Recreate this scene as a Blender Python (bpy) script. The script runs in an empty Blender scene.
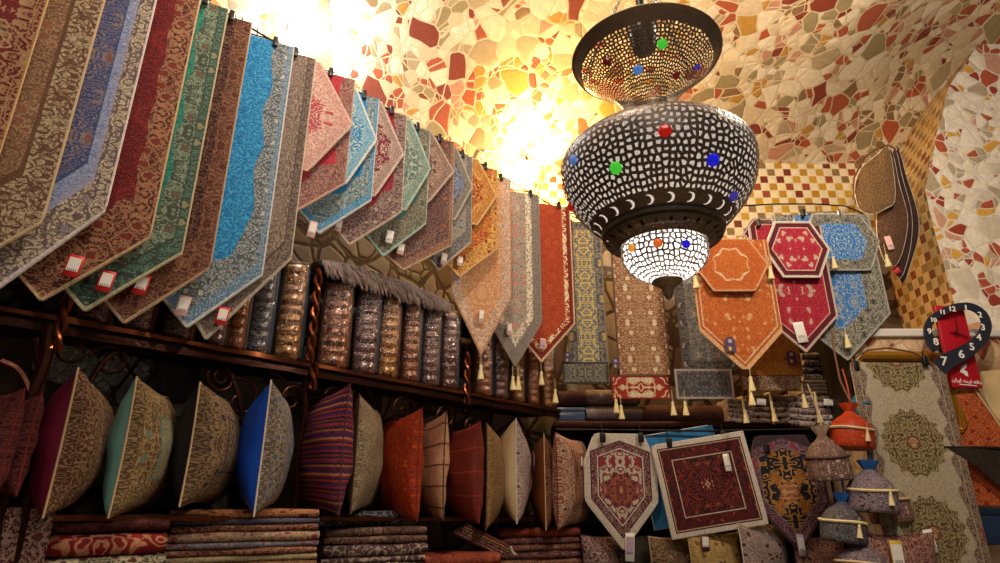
import bpy, bmesh, math, random
from mathutils import Vector, Matrix, noise as mnoise

random.seed(7)
SC = bpy.context.scene
COL = SC.collection
PI = math.pi

# ------------------------------------------------------------------ camera
EYE = 1.25
FPX = 610.0
TH = math.radians(19.75)
cam_d = bpy.data.cameras.new('camera')
cam = bpy.data.objects.new('camera', cam_d)
COL.objects.link(cam)
cam.location = (0, 0, EYE)
cam.rotation_euler = (PI / 2 + TH, 0, 0)
cam_d.sensor_width = 36
cam_d.lens = FPX / 1000 * 36
cam_d.clip_start = 0.05
SC.camera = cam
SC.view_settings.view_transform = 'Standard'
SC.view_settings.look = 'None'
SC.view_settings.gamma = 1
SC.view_settings.use_curve_mapping = False
SC.view_settings.exposure = 0.0

CT, ST = math.cos(TH), math.sin(TH)
O = Vector((0, 0, EYE))


def ray(px, py):
    a, b = (px - 500) / FPX, (281.5 - py) / FPX
    return Vector((a, CT - b * ST, ST + b * CT))


def hit(px, py, P, N):
    r = ray(px, py)
    t = (P - O).dot(N) / r.dot(N)
    return O + r * t


# left wall frame: shelf front line, U runs along the wall away from the viewer, NL into the room
PL = Vector((0.307, 3.457, 0))
YAW = math.radians(40.3)
U = Vector((math.sin(YAW), math.cos(YAW), 0))
NL = Vector((math.cos(YAW), -math.sin(YAW), 0))
WALL_D = -0.27       # left wall lies this far behind the shelf fronts
BACK_Y = 3.72        # back wall
SHELF_Y = 3.46       # front of the back shelves
PIER_Y = 3.22


def LW(px, py, d=0.0):
    return hit(px, py, PL + NL * d, NL)


def BW(px, py, y):
    return hit(px, py, Vector((0, y, 0)), Vector((0, 1, 0)))


def s_of(p):
    return (p - PL).dot(U)


def d_of(p):
    return (p - PL).dot(NL)


def Lp(s, d, z):
    p = PL + U * s + NL * d
    return Vector((p.x, p.y, z))


RZL = math.atan2(U.y, U.x)     # rotation of something hanging flat on the left wall


# ------------------------------------------------------------------ objects
def props(o, label=None, cat=None, group=None, kind=None):
    if label: o['label'] = label
    if cat: o['category'] = cat
    if group: o['group'] = group
    if kind: o['kind'] = kind
    return o


def thing(name, label, cat, loc, rz=0.0, group=None, rot=None):
    o = bpy.data.objects.new(name, None)
    COL.objects.link(o)
    o.empty_display_size = 0.05
    o.location = loc
    o.rotation_euler = rot if rot else (0, 0, rz)
    return props(o, label, cat, group)


class MB:
    """collects vertices and faces of one mesh"""
    def __init__(s):
        s.v, s.f, s.m, s.tex, s.dims = [], [], [], {}, {}
        s.cur = 0
        s.seed = 0.0

    def add(s, verts, faces, tex=None, dims=None):
        b = len(s.v)
        s.v += [tuple(p) for p in verts]
        for f in faces:
            s.f.append([i + b for i in f])
            s.m.append(s.cur)
        if tex:
            for i, t in enumerate(tex):
                s.tex[b + i] = (t[0], t[1], s.seed)
                s.dims[b + i] = dims
        return b

    def box(s, c, size, R=None):
        x, y, z = [q / 2 for q in size]
        vs = [Vector((sx * x, sy * y, sz * z)) for sz in (-1, 1) for sy in (-1, 1) for sx in (-1, 1)]
        if R is not None: vs = [R @ q for q in vs]
        vs = [q + Vector(c) for q in vs]
        s.add(vs, [(0, 2, 3, 1), (4, 5, 7, 6), (0, 1, 5, 4), (2, 6, 7, 3), (0, 4, 6, 2), (1, 3, 7, 5)])

    def rbox(s, c, size, r, R=None, n=3, tex=None, bulge=0.0):
        """rounded box, superellipse cross-section in every plane"""
        x, y, z = [q / 2 for q in size]
        r = min(r, x, y, z)
        def rr(hx, hy):
            out = []
            for cx, cy, a0 in ((hx - r, hy - r, 0), (-hx + r, hy - r, PI / 2), (-hx + r, -hy + r, PI), (hx - r, -hy + r, 1.5 * PI)):
                for k in range(n + 1):
                    a = a0 + k / n * PI / 2
                    out.append((cx + r * math.cos(a), cy + r * math.sin(a), 0))
            return out
        rings = []
        base = rr(x, y)
        for k in range(n + 1):
            a = -PI / 2 + k / n * PI / 2
            rings.append((-z + r + r * math.sin(a), r - r * math.cos(a)))
        for k in range(n + 1):
            a = k / n * PI / 2
            rings.append((z - r + r * math.sin(a), r - r * math.cos(a)))
        vs, m = [], len(base)
        for zz, ins in rings:
            q = 1 + bulge * (1 - (zz / z) ** 2)
            for px, py, _ in base:
                fx, fy = (x - ins) / x, (y - ins) / y
                vs.append(Vector((px * fx * q, py * fy * q, zz)))
        fs = []
        for i in range(len(rings) - 1):
            for j in range(m):
                k = (j + 1) % m
                fs.append((i * m + j, i * m + k, (i + 1) * m + k, (i + 1) * m + j))
        fs.append(tuple(range(m - 1, -1, -1)))
        fs.append(tuple((len(rings) - 1) * m + j for j in range(m)))
        tx = [(q.x + q.y * 0.93, q.z + q.y * .31) for q in vs] if tex else None
        if R is not None: vs = [R @ q for q in vs]
        s.add([q + Vector(c) for q in vs], fs, tx, tex)

    def lathe(s, prof, n=24, c=(0, 0, 0), wob=None, R=None, tex=None, cap=True):
        vs, fs, tx = [], [], []
        arc = 0
        for i, (r, z) in enumerate(prof):
            if i: arc += math.hypot(r - prof[i - 1][0], z - prof[i - 1][1])
            for j in range(n):
                a = j / n * 2 * PI - PI * 1.5
                rr = r * (wob(a, z) if wob else 1)
                vs.append(Vector((rr * math.cos(a), rr * math.sin(a), z)))
                tx.append(((a + PI * .5) * (tex[0] if tex else 1), arc))
        for i in range(len(prof) - 1):
            for j in range(n):
                k = (j + 1) % n
                fs.append((i * n + j, i * n + k, (i + 1) * n + k, (i + 1) * n + j))
        if cap:
            if prof[0][0] > 1e-5: fs.append(tuple(range(n - 1, -1, -1)))
            if prof[-1][0] > 1e-5: fs.append(tuple((len(prof) - 1) * n + j for j in range(n)))
        if R is not None: vs = [R @ q for q in vs]
        s.add([q + Vector(c) for q in vs], fs, tx if tex else None, tex)

    def tube(s, pts, r, n=6, closed=False, cap=True):
        pts = [Vector(p) for p in pts]
        m = len(pts)
        vs, fs = [], []
        prev = None
        for i, p in enumerate(pts):
            a = pts[(i - 1) % m] if (closed or i) else p
            b = pts[(i + 1) % m] if (closed or i < m - 1) else p
            t = (b - a)
            if t.length < 1e-9: t = Vector((0, 0, 1))
            t.normalize()
            if prev is None:
                ref = Vector((0, 0, 1)) if abs(t.z) < .9 else Vector((1, 0, 0))
                e1 = t.cross(ref).normalized()
            else:
                e1 = (prev - t * prev.dot(t))
                if e1.length < 1e-6: e1 = t.orthogonal()
                e1.normalize()
            prev = e1
            e2 = t.cross(e1)
            rr = r(i / max(1, m - 1)) if callable(r) else r
            for j in range(n):
                w = j / n * 2 * PI
                vs.append(p + (e1 * math.cos(w) + e2 * math.sin(w)) * rr)
        for i in range(m if closed else m - 1):
            k = (i + 1) % m
            for j in range(n):
                l = (j + 1) % n
                fs.append((i * n + j, i * n + l, k * n + l, k * n + j))
        if cap and not closed:
            fs.append(tuple(range(n - 1, -1, -1)))
            fs.append(tuple((m - 1) * n + j for j in range(n)))
        s.add(vs, fs)

    def prism(s, pts, y0, y1):
        """outline in local x,z extruded along y"""
        n = len(pts)
        vs = [(p[0], y0, p[1]) for p in pts] + [(p[0], y1, p[1]) for p in pts]
        fs = [tuple(range(n)), tuple(range(2 * n - 1, n - 1, -1))]
        for i in range(n):
            j = (i + 1) % n
            fs.append((j, i, i + n, j + n))
        s.add(vs, fs)

    def build(s, name, mats, parent=None, smooth=True, loc=None, rz=None):
        me = bpy.data.meshes.new(name)
        me.from_pydata(s.v, [], s.f)
        if not isinstance(mats, (list, tuple)): mats = [mats]
        for m in mats: me.materials.append(m)
        me.polygons.foreach_set('material_index', s.m)
        bm = bmesh.new(); bm.from_mesh(me)
        bmesh.ops.recalc_face_normals(bm, faces=bm.faces)
        bm.to_mesh(me); bm.free()
        if s.tex:
            a = me.attributes.new('tex', 'FLOAT_VECTOR', 'POINT')
            b = me.attributes.new('dims', 'FLOAT_VECTOR', 'POINT')
            n = len(s.v)
            z = (0.0, 0.0, 0.0); zd = (1.0, 1.0, 0.0)
            a.data.foreach_set('vector', [c for i in range(n) for c in s.tex.get(i, z)])
            b.data.foreach_set('vector', [c for i in range(n) for c in (s.dims.get(i) or zd)])
        if smooth:
            me.polygons.foreach_set('use_smooth', [True] * len(me.polygons))
            try: me.set_sharp_from_angle(angle=math.radians(48))
            except Exception: pass
        me.update()
        o = bpy.data.objects.new(name, me)
        COL.objects.link(o)
        if parent: o.parent = parent
        if loc is not None: o.location = loc
        if rz is not None: o.rotation_euler = (0, 0, rz)
        return o


def copy_tree(o, parent=None):
    c = o.copy(); COL.objects.link(c)
    if parent: c.parent = parent
    for ch in [q for q in bpy.data.objects if q.parent == o]: copy_tree(ch, c)
    return c


# ------------------------------------------------------------------ materials
def srgb(h):
    if isinstance(h, str):
        h = h.lstrip('#'); c = [int(h[i:i + 2], 16) / 255 for i in (0, 2, 4)]
    else: c = list(h)
    return tuple(((x + .055) / 1.055) ** 2.4 if x > .04045 else x / 12.92 for x in c) + (1.0,)


class NT:
    def __init__(s, nt): s.nt = nt
    def n(s, t, **kw):
        q = s.nt.nodes.new(t)
        for k, v in kw.items(): setattr(q, k, v)
        return q
    def put(s, sock, v):
        if isinstance(v, bpy.types.NodeSocket): s.nt.links.new(v, sock)
        elif v is not None: sock.default_value = v
    def m(s, op, a, b=None, c=None, clamp=False):
        q = s.n('ShaderNodeMath', operation=op, use_clamp=clamp)
        s.put(q.inputs[0], a)
        if b is not None: s.put(q.inputs[1], b)
        if c is not None: s.put(q.inputs[2], c)
        return q.outputs[0]
    def mix(s, a, b, f):
        q = s.n('ShaderNodeMix', data_type='RGBA')
        s.put(q.inputs['Factor'], f)
        A = [i for i in q.inputs if i.identifier == 'A_Color'][0]
        B = [i for i in q.inputs if i.identifier == 'B_Color'][0]
        s.put(A, a); s.put(B, b)
        return [i for i in q.outputs if i.identifier == 'Result_Color'][0]
    def mul(s, a, b, f=1.0):
        q = s.n('ShaderNodeMix', data_type='RGBA', blend_type='MULTIPLY')
        s.put(q.inputs['Factor'], f)
        s.put([i for i in q.inputs if i.identifier == 'A_Color'][0], a)
        s.put([i for i in q.inputs if i.identifier == 'B_Color'][0], b)
        return [i for i in q.outputs if i.identifier == 'Result_Color'][0]
    def vm(s, op, a, b=None, scale=None):
        q = s.n('ShaderNodeVectorMath', operation=op)
        s.put(q.inputs[0], a)
        if b is not None: s.put(q.inputs[1], b)
        if scale is not None: s.put(q.inputs['Scale'], scale)
        return q.outputs[0]
    def noise(s, vec, scale=1.0, detail=1.0, rough=.5, out='Fac'):
        q = s.n('ShaderNodeTexNoise')
        if vec is not None: s.put(q.inputs['Vector'], vec)
        q.inputs['Scale'].default_value = scale
        q.inputs['Detail'].default_value = detail
        q.inputs['Roughness'].default_value = rough
        return q.outputs[out]
    def ramp(s, f, stops, interp='LINEAR'):
        q = s.n('ShaderNodeValToRGB')
        q.color_ramp.interpolation = interp
        e = q.color_ramp.elements
        while len(e) < len(stops): e.new(0.5)
        for i, (p, c) in enumerate(stops):
            e[i].position = p; e[i].color = srgb(c) if isinstance(c, str) else c
        s.put(q.inputs[0], f)
        return q.outputs[0]


def new_mat(name):
    m = bpy.data.materials.new(name)
    m.use_nodes = True
    nt = m.node_tree
    nt.nodes.clear()
    t = NT(nt)
    out = t.n('ShaderNodeOutputMaterial')
    b = t.n('ShaderNodeBsdfPrincipled')
    nt.links.new(b.outputs[0], out.inputs[0])
    return m, t, b, out


def P(b, **kw):
    for k, v in kw.items():
        nm = {'color': 'Base Color', 'rough': 'Roughness', 'metal': 'Metallic', 'spec': 'Specular IOR Level', 'sheen': 'Sheen Weight',
              'coat': 'Coat Weight', 'trans': 'Transmission Weight', 'alpha': 'Alpha', 'em': 'Emission Color', 'es': 'Emission Strength', 'coatr': 'Coat Roughness'}[k]
        b.inputs[nm].default_value = v


def bump(t, b, h, strength=.3, dist=.004):
    q = t.n('ShaderNodeBump')
    q.inputs['Strength'].default_value = strength
    q.inputs['Distance'].default_value = dist
    t.put(q.inputs['Height'], h)
    t.put(b.inputs['Normal'], q.outputs[0])


_plain = {}
def plain(name, col, rough=.6, metal=0.0, noise=.15, nscale=30.0, coat=0.0, spec=.4, bmp=0.0, em=0.0):
    if name in _plain: return _plain[name]
    m, t, b, o = new_mat(name)
    c = srgb(col)
    co = t.n('ShaderNodeTexCoord').outputs['Object']
    f = t.noise(co, nscale, 3.0, .6)
    lo = tuple(x * (1 - noise) for x in c[:3]) + (1,)
    hi = tuple(min(1, x * (1 + noise)) for x in c[:3]) + (1,)
    t.put(b.inputs['Base Color'], t.mix(lo, hi, f))
    P(b, rough=rough, metal=metal, coat=coat, spec=spec)
    if em: P(b, em=c, es=em)
    if bmp: bump(t, b, f, bmp, .01)
    _plain[name] = m
    return m


# --- the woven pattern group: mirrored arabesque, blossoms, distance to the hem
def pattern_group():
    g = bpy.data.node_groups.new('brocade_masks', 'ShaderNodeTree')
    for nm, dv in (('Scale', 24.0), ('ScallopAmp', 0.0), ('ScallopFreq', 40.0), ('Period', .2), ('Side', 1.0), ('TopK', 1.0)):
        q = g.interface.new_socket(nm, in_out='INPUT', socket_type='NodeSocketFloat'); q.default_value = dv
    for nm in ('D', 'DS', 'Arab', 'Fine', 'Bloom', 'BloomRim', 'Med', 'U', 'V', 'Weave'):
        g.interface.new_socket(nm, in_out='OUTPUT', socket_type='NodeSocketFloat')
    t = NT(g)
    gi, go = t.n('NodeGroupInput'), t.n('NodeGroupOutput')
    at = t.n('ShaderNodeAttribute', attribute_name='tex'); ad = t.n('ShaderNodeAttribute', attribute_name='dims')
    sp = t.n('ShaderNodeSeparateXYZ'); t.put(sp.inputs[0], at.outputs['Vector'])
    sd = t.n('ShaderNodeSeparateXYZ'); t.put(sd.inputs[0], ad.outputs['Vector'])
    u, v, sdd = sp.outputs; HW, HH, K = sd.outputs
    au, av = t.m('ABSOLUTE', u), t.m('ABSOLUTE', v)
    K = t.m('MULTIPLY', K, t.m('ADD', t.m('LESS_THAN', v, 0.0), t.m('MULTIPLY', t.m('GREATER_THAN', v, 0.0), gi.outputs['TopK'])))
    d2 = t.m('SUBTRACT', t.m('SUBTRACT', HH, av), t.m('MULTIPLY', K, au))
    d2 = t.m('DIVIDE', d2, t.m('SQRT', t.m('ADD', 1.0, t.m('MULTIPLY', K, K))))
    d = t.m('MINIMUM', t.m('MULTIPLY', t.m('SUBTRACT', HW, au), gi.outputs['Side']), d2)
    vp = t.m('PINGPONG', v, gi.outputs['Period'])
    cv = t.n('ShaderNodeCombineXYZ'); t.put(cv.inputs[0], au); t.put(cv.inputs[1], vp); t.put(cv.inputs[2], t.m('MULTIPLY', sdd, 3.7))
    pv = t.vm('SCALE', cv.outputs[0], scale=gi.outputs['Scale'])
    n1 = t.noise(pv, 1.0, 0.6)
    fr = t.m('ABSOLUTE', t.m('SUBTRACT', t.m('FRACT', t.m('MULTIPLY', n1, 5.0)), .5))
    arab = t.m('LESS_THAN', fr, .17)
    n2 = t.noise(pv, 2.3, 0.4)
    fr2 = t.m('ABSOLUTE', t.m('SUBTRACT', t.m('FRACT', t.m('MULTIPLY', n2, 4.0)), .5))
    fine = t.m('LESS_THAN', fr2, .2)
    vo = t.n('ShaderNodeTexVoronoi', feature='F1'); t.put(vo.inputs['Vector'], pv); vo.inputs['Scale'].default_value = .62
    vd = vo.outputs['Distance']
    bloom = t.m('LESS_THAN', vd, t.m('ADD', .02, t.m('MULTIPLY', n2, .42)))
    rim = t.m('LESS_THAN', t.m('ABSOLUTE', t.m('SUBTRACT', vd, t.m('ADD', .1, t.m('MULTIPLY', n2, .42)))), .04)
    sw = t.m('MULTIPLY', t.m('SINE', t.m('MULTIPLY', t.m('ADD', au, v), gi.outputs['ScallopFreq'])), gi.outputs['ScallopAmp'])
    ds = t.m('ADD', d, sw)
    ang = t.m('ARCTAN2', v, u)
    rr = t.m('DIVIDE', t.m('SQRT', t.m('ADD', t.m('MULTIPLY', u, u), t.m('MULTIPLY', v, v))), HW)
    med = t.m('ADD', rr, t.m('MULTIPLY', t.m('ABSOLUTE', t.m('COSINE', t.m('MULTIPLY', ang, 4.0))), .1))
    wv = t.n('ShaderNodeTexWhiteNoise', noise_dimensions='3D')
    q = t.vm('FLOOR', t.vm('SCALE', at.outputs['Vector'], scale=260.0)); t.put(wv.inputs['Vector'], q)
    for nm, val in (('D', d), ('DS', ds), ('Arab', arab), ('Fine', fine), ('Bloom', bloom), ('BloomRim', rim), ('Med', med), ('U', u), ('V', v), ('Weave', wv.outputs['Value'])):
        t.put(go.inputs[nm], val)
    return g


PG = pattern_group()


def patt(t, scale=24.0, amp=0.0, freq=40.0, period=.2, side=1.0, topk=1.0):
    q = t.n('ShaderNodeGroup'); q.node_tree = PG
    q.inputs['Scale'].default_value = scale; q.inputs['ScallopAmp'].default_value = amp
    q.inputs['ScallopFreq'].default_value = freq; q.inputs['Side'].default_value = side; q.inputs['TopK'].default_value = topk; q.inputs['Period'].default_value = period
    return q.outputs


def broc(name, bands, scale=24.0, amp=0.0, freq=40.0, period=.2, med=None, rough=.75, coat=0.0, spec=.3, wrinkle=0.0, weave=.35, side=1.0, topk=1.0):
    """bands run from the hem inwards: (width limit or None, ground, motif, pattern, blossom)"""
    m, t, b, o = new_mat(name)
    p = patt(t, scale * 1.5, amp, freq, period * .7, side, topk)
    def paint(bd):
        c = srgb(bd[1])
        if bd[2] and bd[3] in ('arab', 'fine', 'both'):
            if bd[3] in ('fine', 'both'): c = t.mix(c, srgb(bd[2]), t.m('MULTIPLY', p['Fine'], .75))
            if bd[3] in ('arab', 'both'): c = t.mix(c, srgb(bd[2]), p['Arab'])
        if len(bd) > 4 and bd[4]:
            c = t.mix(c, srgb(bd[4]), p['Bloom'])
            c = t.mix(c, srgb(bd[2] or bd[4]), t.m('MULTIPLY', p['BloomRim'], .8))
        return c
    col = paint(bands[-1])
    if med:
        for size, g_, mo, pt, fl in sorted(med, key=lambda q: -q[0]):
            col = t.mix(col, paint((None, g_, mo, pt, fl)), t.m('LESS_THAN', p['Med'], size))
    for i in range(len(bands) - 2, -1, -1):
        bd = bands[i]
        src = p['DS'] if (amp and i == len(bands) - 2) else p['D']
        c = paint(bd)
        col = t.mix(col, c, t.m('LESS_THAN', src, bd[0]))
    w = t.m('ADD', 1.0 - weave, t.m('MULTIPLY', p['Weave'], weave * 1.4))
    cw = t.n('ShaderNodeCombineColor'); [t.put(cw.inputs[i], w) for i in range(3)]
    t.put(b.inputs['Base Color'], t.mul(col, cw.outputs[0]))
    P(b, rough=rough, coat=coat, spec=spec)
    h = t.m('ADD', p['Arab'], t.m('MULTIPLY', p['Weave'], .6))
    if wrinkle:
        co = t.n('ShaderNodeTexCoord').outputs['Object']
        h = t.m('ADD', t.m('MULTIPLY', h, .25), t.m('MULTIPLY', t.noise(co, 22.0, 2.0, .6), 4.0 * wrinkle))
    bump(t, b, h, .35, .003)
    return m


def stripes(name, cols, step, zig=True, rough=.85):
    """woven horizontal stripes with small zigzag rows"""
    m, t, b, o = new_mat(name)
    p = patt(t, 40.0)
    ph = t.m('DIVIDE', p['V'], step * len(cols))
    zz = t.m('MULTIPLY', t.m('PINGPONG', t.m('MULTIPLY', p['U'], 1.0), .006), .5)
    ph2 = t.m('FRACT', t.m('ADD', t.m('DIVIDE', t.m('ADD', p['V'], zz), step * len(cols)), 50.0))
    base = t.ramp(ph2, [(i / len(cols), c) for i, c in enumerate(cols)], 'CONSTANT')
    w = t.m('ADD', .6, t.m('MULTIPLY', p['Weave'], .55))
    cw = t.n('ShaderNodeCombineColor'); [t.put(cw.inputs[i], w) for i in range(3)]
    t.put(b.inputs['Base Color'], t.mul(base, cw.outputs[0]))
    P(b, rough=rough, spec=.25)
    bump(t, b, p['Weave'], .3, .003)
    return m


def plaid(name, ground, line, step=.085, width=.006, motif=None, rough=.6):
    m, t, b, o = new_mat(name)
    p = patt(t, 30.0)
    l = t.m('LESS_THAN', t.m('PINGPONG', t.m('ADD', p['V'], t.m('MULTIPLY', t.m('SINE', t.m('MULTIPLY', p['U'], 14.0)), .006)), step), width)
    c = srgb(ground)
    if motif: c = t.mix(c, srgb(motif), t.m('MULTIPLY', p['Fine'], .6))
    c = t.mix(c, srgb(line), l)
    w = t.m('ADD', .7, t.m('MULTIPLY', p['Weave'], .4))
    cw = t.n('ShaderNodeCombineColor'); [t.put(cw.inputs[i], w) for i in range(3)]
    t.put(b.inputs['Base Color'], t.mul(c, cw.outputs[0]))
    P(b, rough=rough, spec=.35)
    co = t.n('ShaderNodeTexCoord').outputs['Object']
    bump(t, b, t.noise(co, 25.0, 2.0), .5, .006)
    return m


def mosaic(name, stops, scale, grout, gw=.035, small=.5, rough=.45, distort=.12, dark=1.0):
    """broken stone set in plaster: two sizes of polygons, grout between"""
    m, t, b, o = new_mat(name)
    co = t.n('ShaderNodeTexCoord').outputs['Object']
    nz = t.n('ShaderNodeTexNoise'); t.put(nz.inputs['Vector'], co); nz.inputs['Scale'].default_value = 3.0
    dv = t.vm('SCALE', t.vm('SUBTRACT', nz.outputs['Color'], (0.5, 0.5, 0.5)), scale=distort)
    vec = t.vm('ADD', co, dv)
    def vor(sc):
        a = t.n('ShaderNodeTexVoronoi', feature='F1'); t.put(a.inputs['Vector'], vec); a.inputs['Scale'].default_value = sc
        e = t.n('ShaderNodeTexVoronoi', feature='DISTANCE_TO_EDGE'); t.put(e.inputs['Vector'], vec); e.inputs['Scale'].default_value = sc
        s = t.n('ShaderNodeSeparateColor'); t.put(s.inputs[0], a.outputs['Color'])
        return s.outputs, e.outputs[0]
    c1, e1 = vor(scale); c2, e2 = vor(scale * 1.75)
    pick = t.m('LESS_THAN', c1[1], small)
    val = t.m('ADD', t.m('MULTIPLY', c2[0], pick), t.m('MULTIPLY', c1[0], t.m('SUBTRACT', 1.0, pick)))
    edge = t.m('MINIMUM', e1, t.m('ADD', e2, t.m('MULTIPLY', t.m('SUBTRACT', 1.0, pick), 9.0)))
    col = t.ramp(val, stops, 'CONSTANT')
    mot = t.noise(co, 38.0, 4.0, .7)
    g = t.m('ADD', .62, t.m('MULTIPLY', mot, .72))
    cg = t.n('ShaderNodeCombineColor'); [t.put(cg.inputs[i], g) for i in range(3)]
    col = t.mul(col, cg.outputs[0])
    gm = t.m('LESS_THAN', edge, gw)
    gc = t.mix(srgb(grout), tuple(x * .82 for x in srgb(grout)[:3]) + (1,), t.noise(co, 15.0, 3.0))
    col = t.mix(col, gc, gm)
    t.put(b.inputs['Base Color'], col)
    P(b, rough=rough, spec=.4)
    bump(t, b, t.m('ADD', t.m('MINIMUM', edge, .1), t.m('MULTIPLY', mot, .03)), .6, .03)
    return m


def tilegrid(name, stops, size, grout, ax=('X', 'Z')):
    m, t, b, o = new_mat(name)
    co = t.n('ShaderNodeTexCoord').outputs['Object']
    sp = t.n('ShaderNodeSeparateXYZ'); t.put(sp.inputs[0], co)
    a, c = t.m('DIVIDE', sp.outputs[ax[0]], size), t.m('DIVIDE', sp.outputs[ax[1]], size)
    cv = t.n('ShaderNodeCombineXYZ'); t.put(cv.inputs[0], t.m('FLOOR', a)); t.put(cv.inputs[1], t.m('FLOOR', c))
    wn = t.n('ShaderNodeTexWhiteNoise', noise_dimensions='3D'); t.put(wn.inputs['Vector'], cv.outputs[0])
    ck = t.m('MODULO', t.m('ABSOLUTE', t.m('ADD', t.m('FLOOR', a), t.m('FLOOR', c))), 2.0)
    val = t.m('ADD', t.m('MULTIPLY', wn.outputs['Value'], .5), t.m('MULTIPLY', ck, .5))
    col = t.ramp(val, stops, 'CONSTANT')
    mot = t.noise(co, 30.0, 4.0, .7)
    g = t.m('ADD', .65, t.m('MULTIPLY', mot, .7))
    cg = t.n('ShaderNodeCombineColor'); [t.put(cg.inputs[i], g) for i in range(3)]
    col = t.mul(col, cg.outputs[0])
    fa = t.m('MINIMUM', t.m('PINGPONG', a, .5), t.m('PINGPONG', c, .5))
    col = t.mix(col, srgb(grout), t.m('LESS_THAN', fa, .05))
    t.put(b.inputs['Base Color'], col)
    P(b, rough=.4, spec=.4)
    bump(t, b, t.m('MINIMUM', fa, .12), .5, .02)
    return m
# ------------------------------------------------------------------ hanging cloth
def lerp_rows(rows, z):
    for (z0, a0, b0), (z1, a1, b1) in zip(rows, rows[1:]):
        if z <= z1 or (z1 == rows[-1][0]):
            k = 0 if z1 == z0 else max(0, min(1, (z - z0) / (z1 - z0)))
            return a0 + (a1 - a0) * k, b0 + (b1 - b0) * k
    return rows[-1][1], rows[-1][2]


def sheet(mb, rows, th, texf, dims, disp, step=.022, mats=(0, 0)):
    """cloth with real thickness; rows = (z, xmin, xmax) from the lower end up; front faces -Y. returns the hem loop"""
    zs = []
    for (z0, *_), (z1, *_) in zip(rows, rows[1:]):
        n = max(1, int(math.ceil((z1 - z0) / step)))
        zs += [z0 + (z1 - z0) * i / n for i in range(n)]
    zs.append(rows[-1][0])
    wmax = max(b - a for _, a, b in rows)
    nx = max(4, int(wmax / step))
    fr, bk, tx = [], [], []
    for z in zs:
        a, b = lerp_rows(rows, z)
        for i in range(nx + 1):
            x = a + (b - a) * i / nx
            y = disp(x, z)
            fr.append((x, y - th / 2, z)); bk.append((x, y + th / 2, z)); tx.append(texf(x, z))
    N = nx + 1
    M = len(zs)
    ff = [(j * N + i, j * N + i + 1, (j + 1) * N + i + 1, (j + 1) * N + i) for j in range(M - 1) for i in range(nx)]
    loop = [j * N for j in range(M)] + [(M - 1) * N + i for i in range(1, N)] + [j * N + nx for j in range(M - 2, -1, -1)] + [i for i in range(nx - 1, 0, -1)]
    T = N * M
    bf = [tuple(q + T for q in reversed(f)) for f in ff]
    sf = []
    for k in range(len(loop)):
        i, j = loop[k], loop[(k + 1) % len(loop)]
        sf.append((i, j, j + T, i + T))
    mb.cur = mats[0]
    mb.add(fr + bk, ff + bf + sf, tx + tx, dims)
    return [Vector(((fr[i][0]), (fr[i][1] + bk[i][1]) / 2, fr[i][2])) for i in loop]


def ripple(amp, seed, kx=9.0, curl=0.0):
    def f(x, z):
        return amp * (math.sin(x * kx + seed * 2.1 + z * 1.3) * .6 + mnoise.noise(Vector((x * 5, z * 2.2, seed * 3.3))) * .9) + curl * x * x
    return f


def hem_pipe(loop, mat, parent, r=.0022, skip_top=None):
    mb = MB()
    pts = loop[::2]
    mb.tube(pts, r, 5, closed=True)
    mb.build('piping', mat, parent)


class M: pass   # materials live here


def card(name, parent, x, z, y, w, h, front, back, tilt=0.0, frame=.12, flip=False):
    """price tag: coloured card with a white panel and a thread; a part of its cloth"""
    mb = MB()
    R = Matrix.Rotation(tilt, 3, 'Y')
    mb.cur = 0
    mb.rbox((x, y, z), (w, .003, h), .0012, R=R, n=1)
    tg = MB(); tg.cur = 0
    m0, mb = mb, tg
    mb.box(Vector((x, y - .0022, z)) + R @ Vector((0, 0, h * .06)), (w * (1 - 2 * frame), .0012, h * .62), R)
    mb.cur = 1
    for k in range(5):
        q = R @ Vector((w * (-.26 + .13 * k), 0, -h * .2))
        mb.box(Vector((x, y - .0030, z)) + q, (w * .05, .0008, h * .1), R)
    mb = m0; mb.cur = 1
    mb.tube([Vector((x, y, z)) + R @ Vector((0, 0, h * .5)), Vector((x, y + .004, z)) + R @ Vector((.002, 0, h * .5 + .02))], .0008, 4)
    o = mb.build(name, [back, M.ink], parent)
    if flip:
        for q in tg.v: pass
        tg.v = [(a, 2 * y - b, c) for a, b, c in tg.v]
    tg.build('printed_panel', [front, M.ink], o)
    return o


def tassel(parent, x, z, y=-.01, s=1.0, mat=None, cord=.04):
    """tassel with its knot hanging from a point"""
    mb = MB()
    pr = [(.0012, cord), (.0012, .004), (.006, .002), (.0085, -.006), (.006, -.014), (.0075, -.018), (.012, -.04), (.0165, -.066), (.0145, -.068), (.0, -.064)]
    mb.lathe([(r * s, q * s) for r, q in reversed(pr)], 12, (x, y, z), wob=lambda a, q: 1 + .09 * math.sin(a * 6))
    return mb.build('tassel', mat or M.cream_thread, parent)


def charm(parent, x, z, y, s=1.0):
    """small purple arched charm tag with a yellow flower"""
    mb = MB()
    pts = [(-.022 * s, -.035 * s), (.022 * s, -.035 * s)] + [(.022 * s * math.cos(a), .012 * s + .022 * s * math.sin(a)) for a in [PI * k / 10 for k in range(11)]]
    mb.cur = 0
    mb.prism([(x + a, z + b) for a, b in pts], y, y - .006)
    mb.cur = 1
    mb.prism([(x + .009 * s * math.cos(a), z + .014 * s + .009 * s * math.sin(a)) for a in [2 * PI * k / 10 for k in range(10)]], y - .006, y - .008)
    mb.cur = 2
    mb.prism([(x - .004 * s + .007 * s * math.cos(a) * (1 + .3 * math.cos(3 * a)), z - .02 * s + .010 * s * math.sin(a)) for a in [2 * PI * k / 10 for k in range(10)]], y - .006, y - .0085)
    return mb.build('charm_tag', [M.purple, M.lilac, M.yellow], parent, smooth=False)


WIRE_D = .10
WZ = LW(420, 127, WIRE_D).z           # height of the wire
PHI = math.radians(24)


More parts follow.
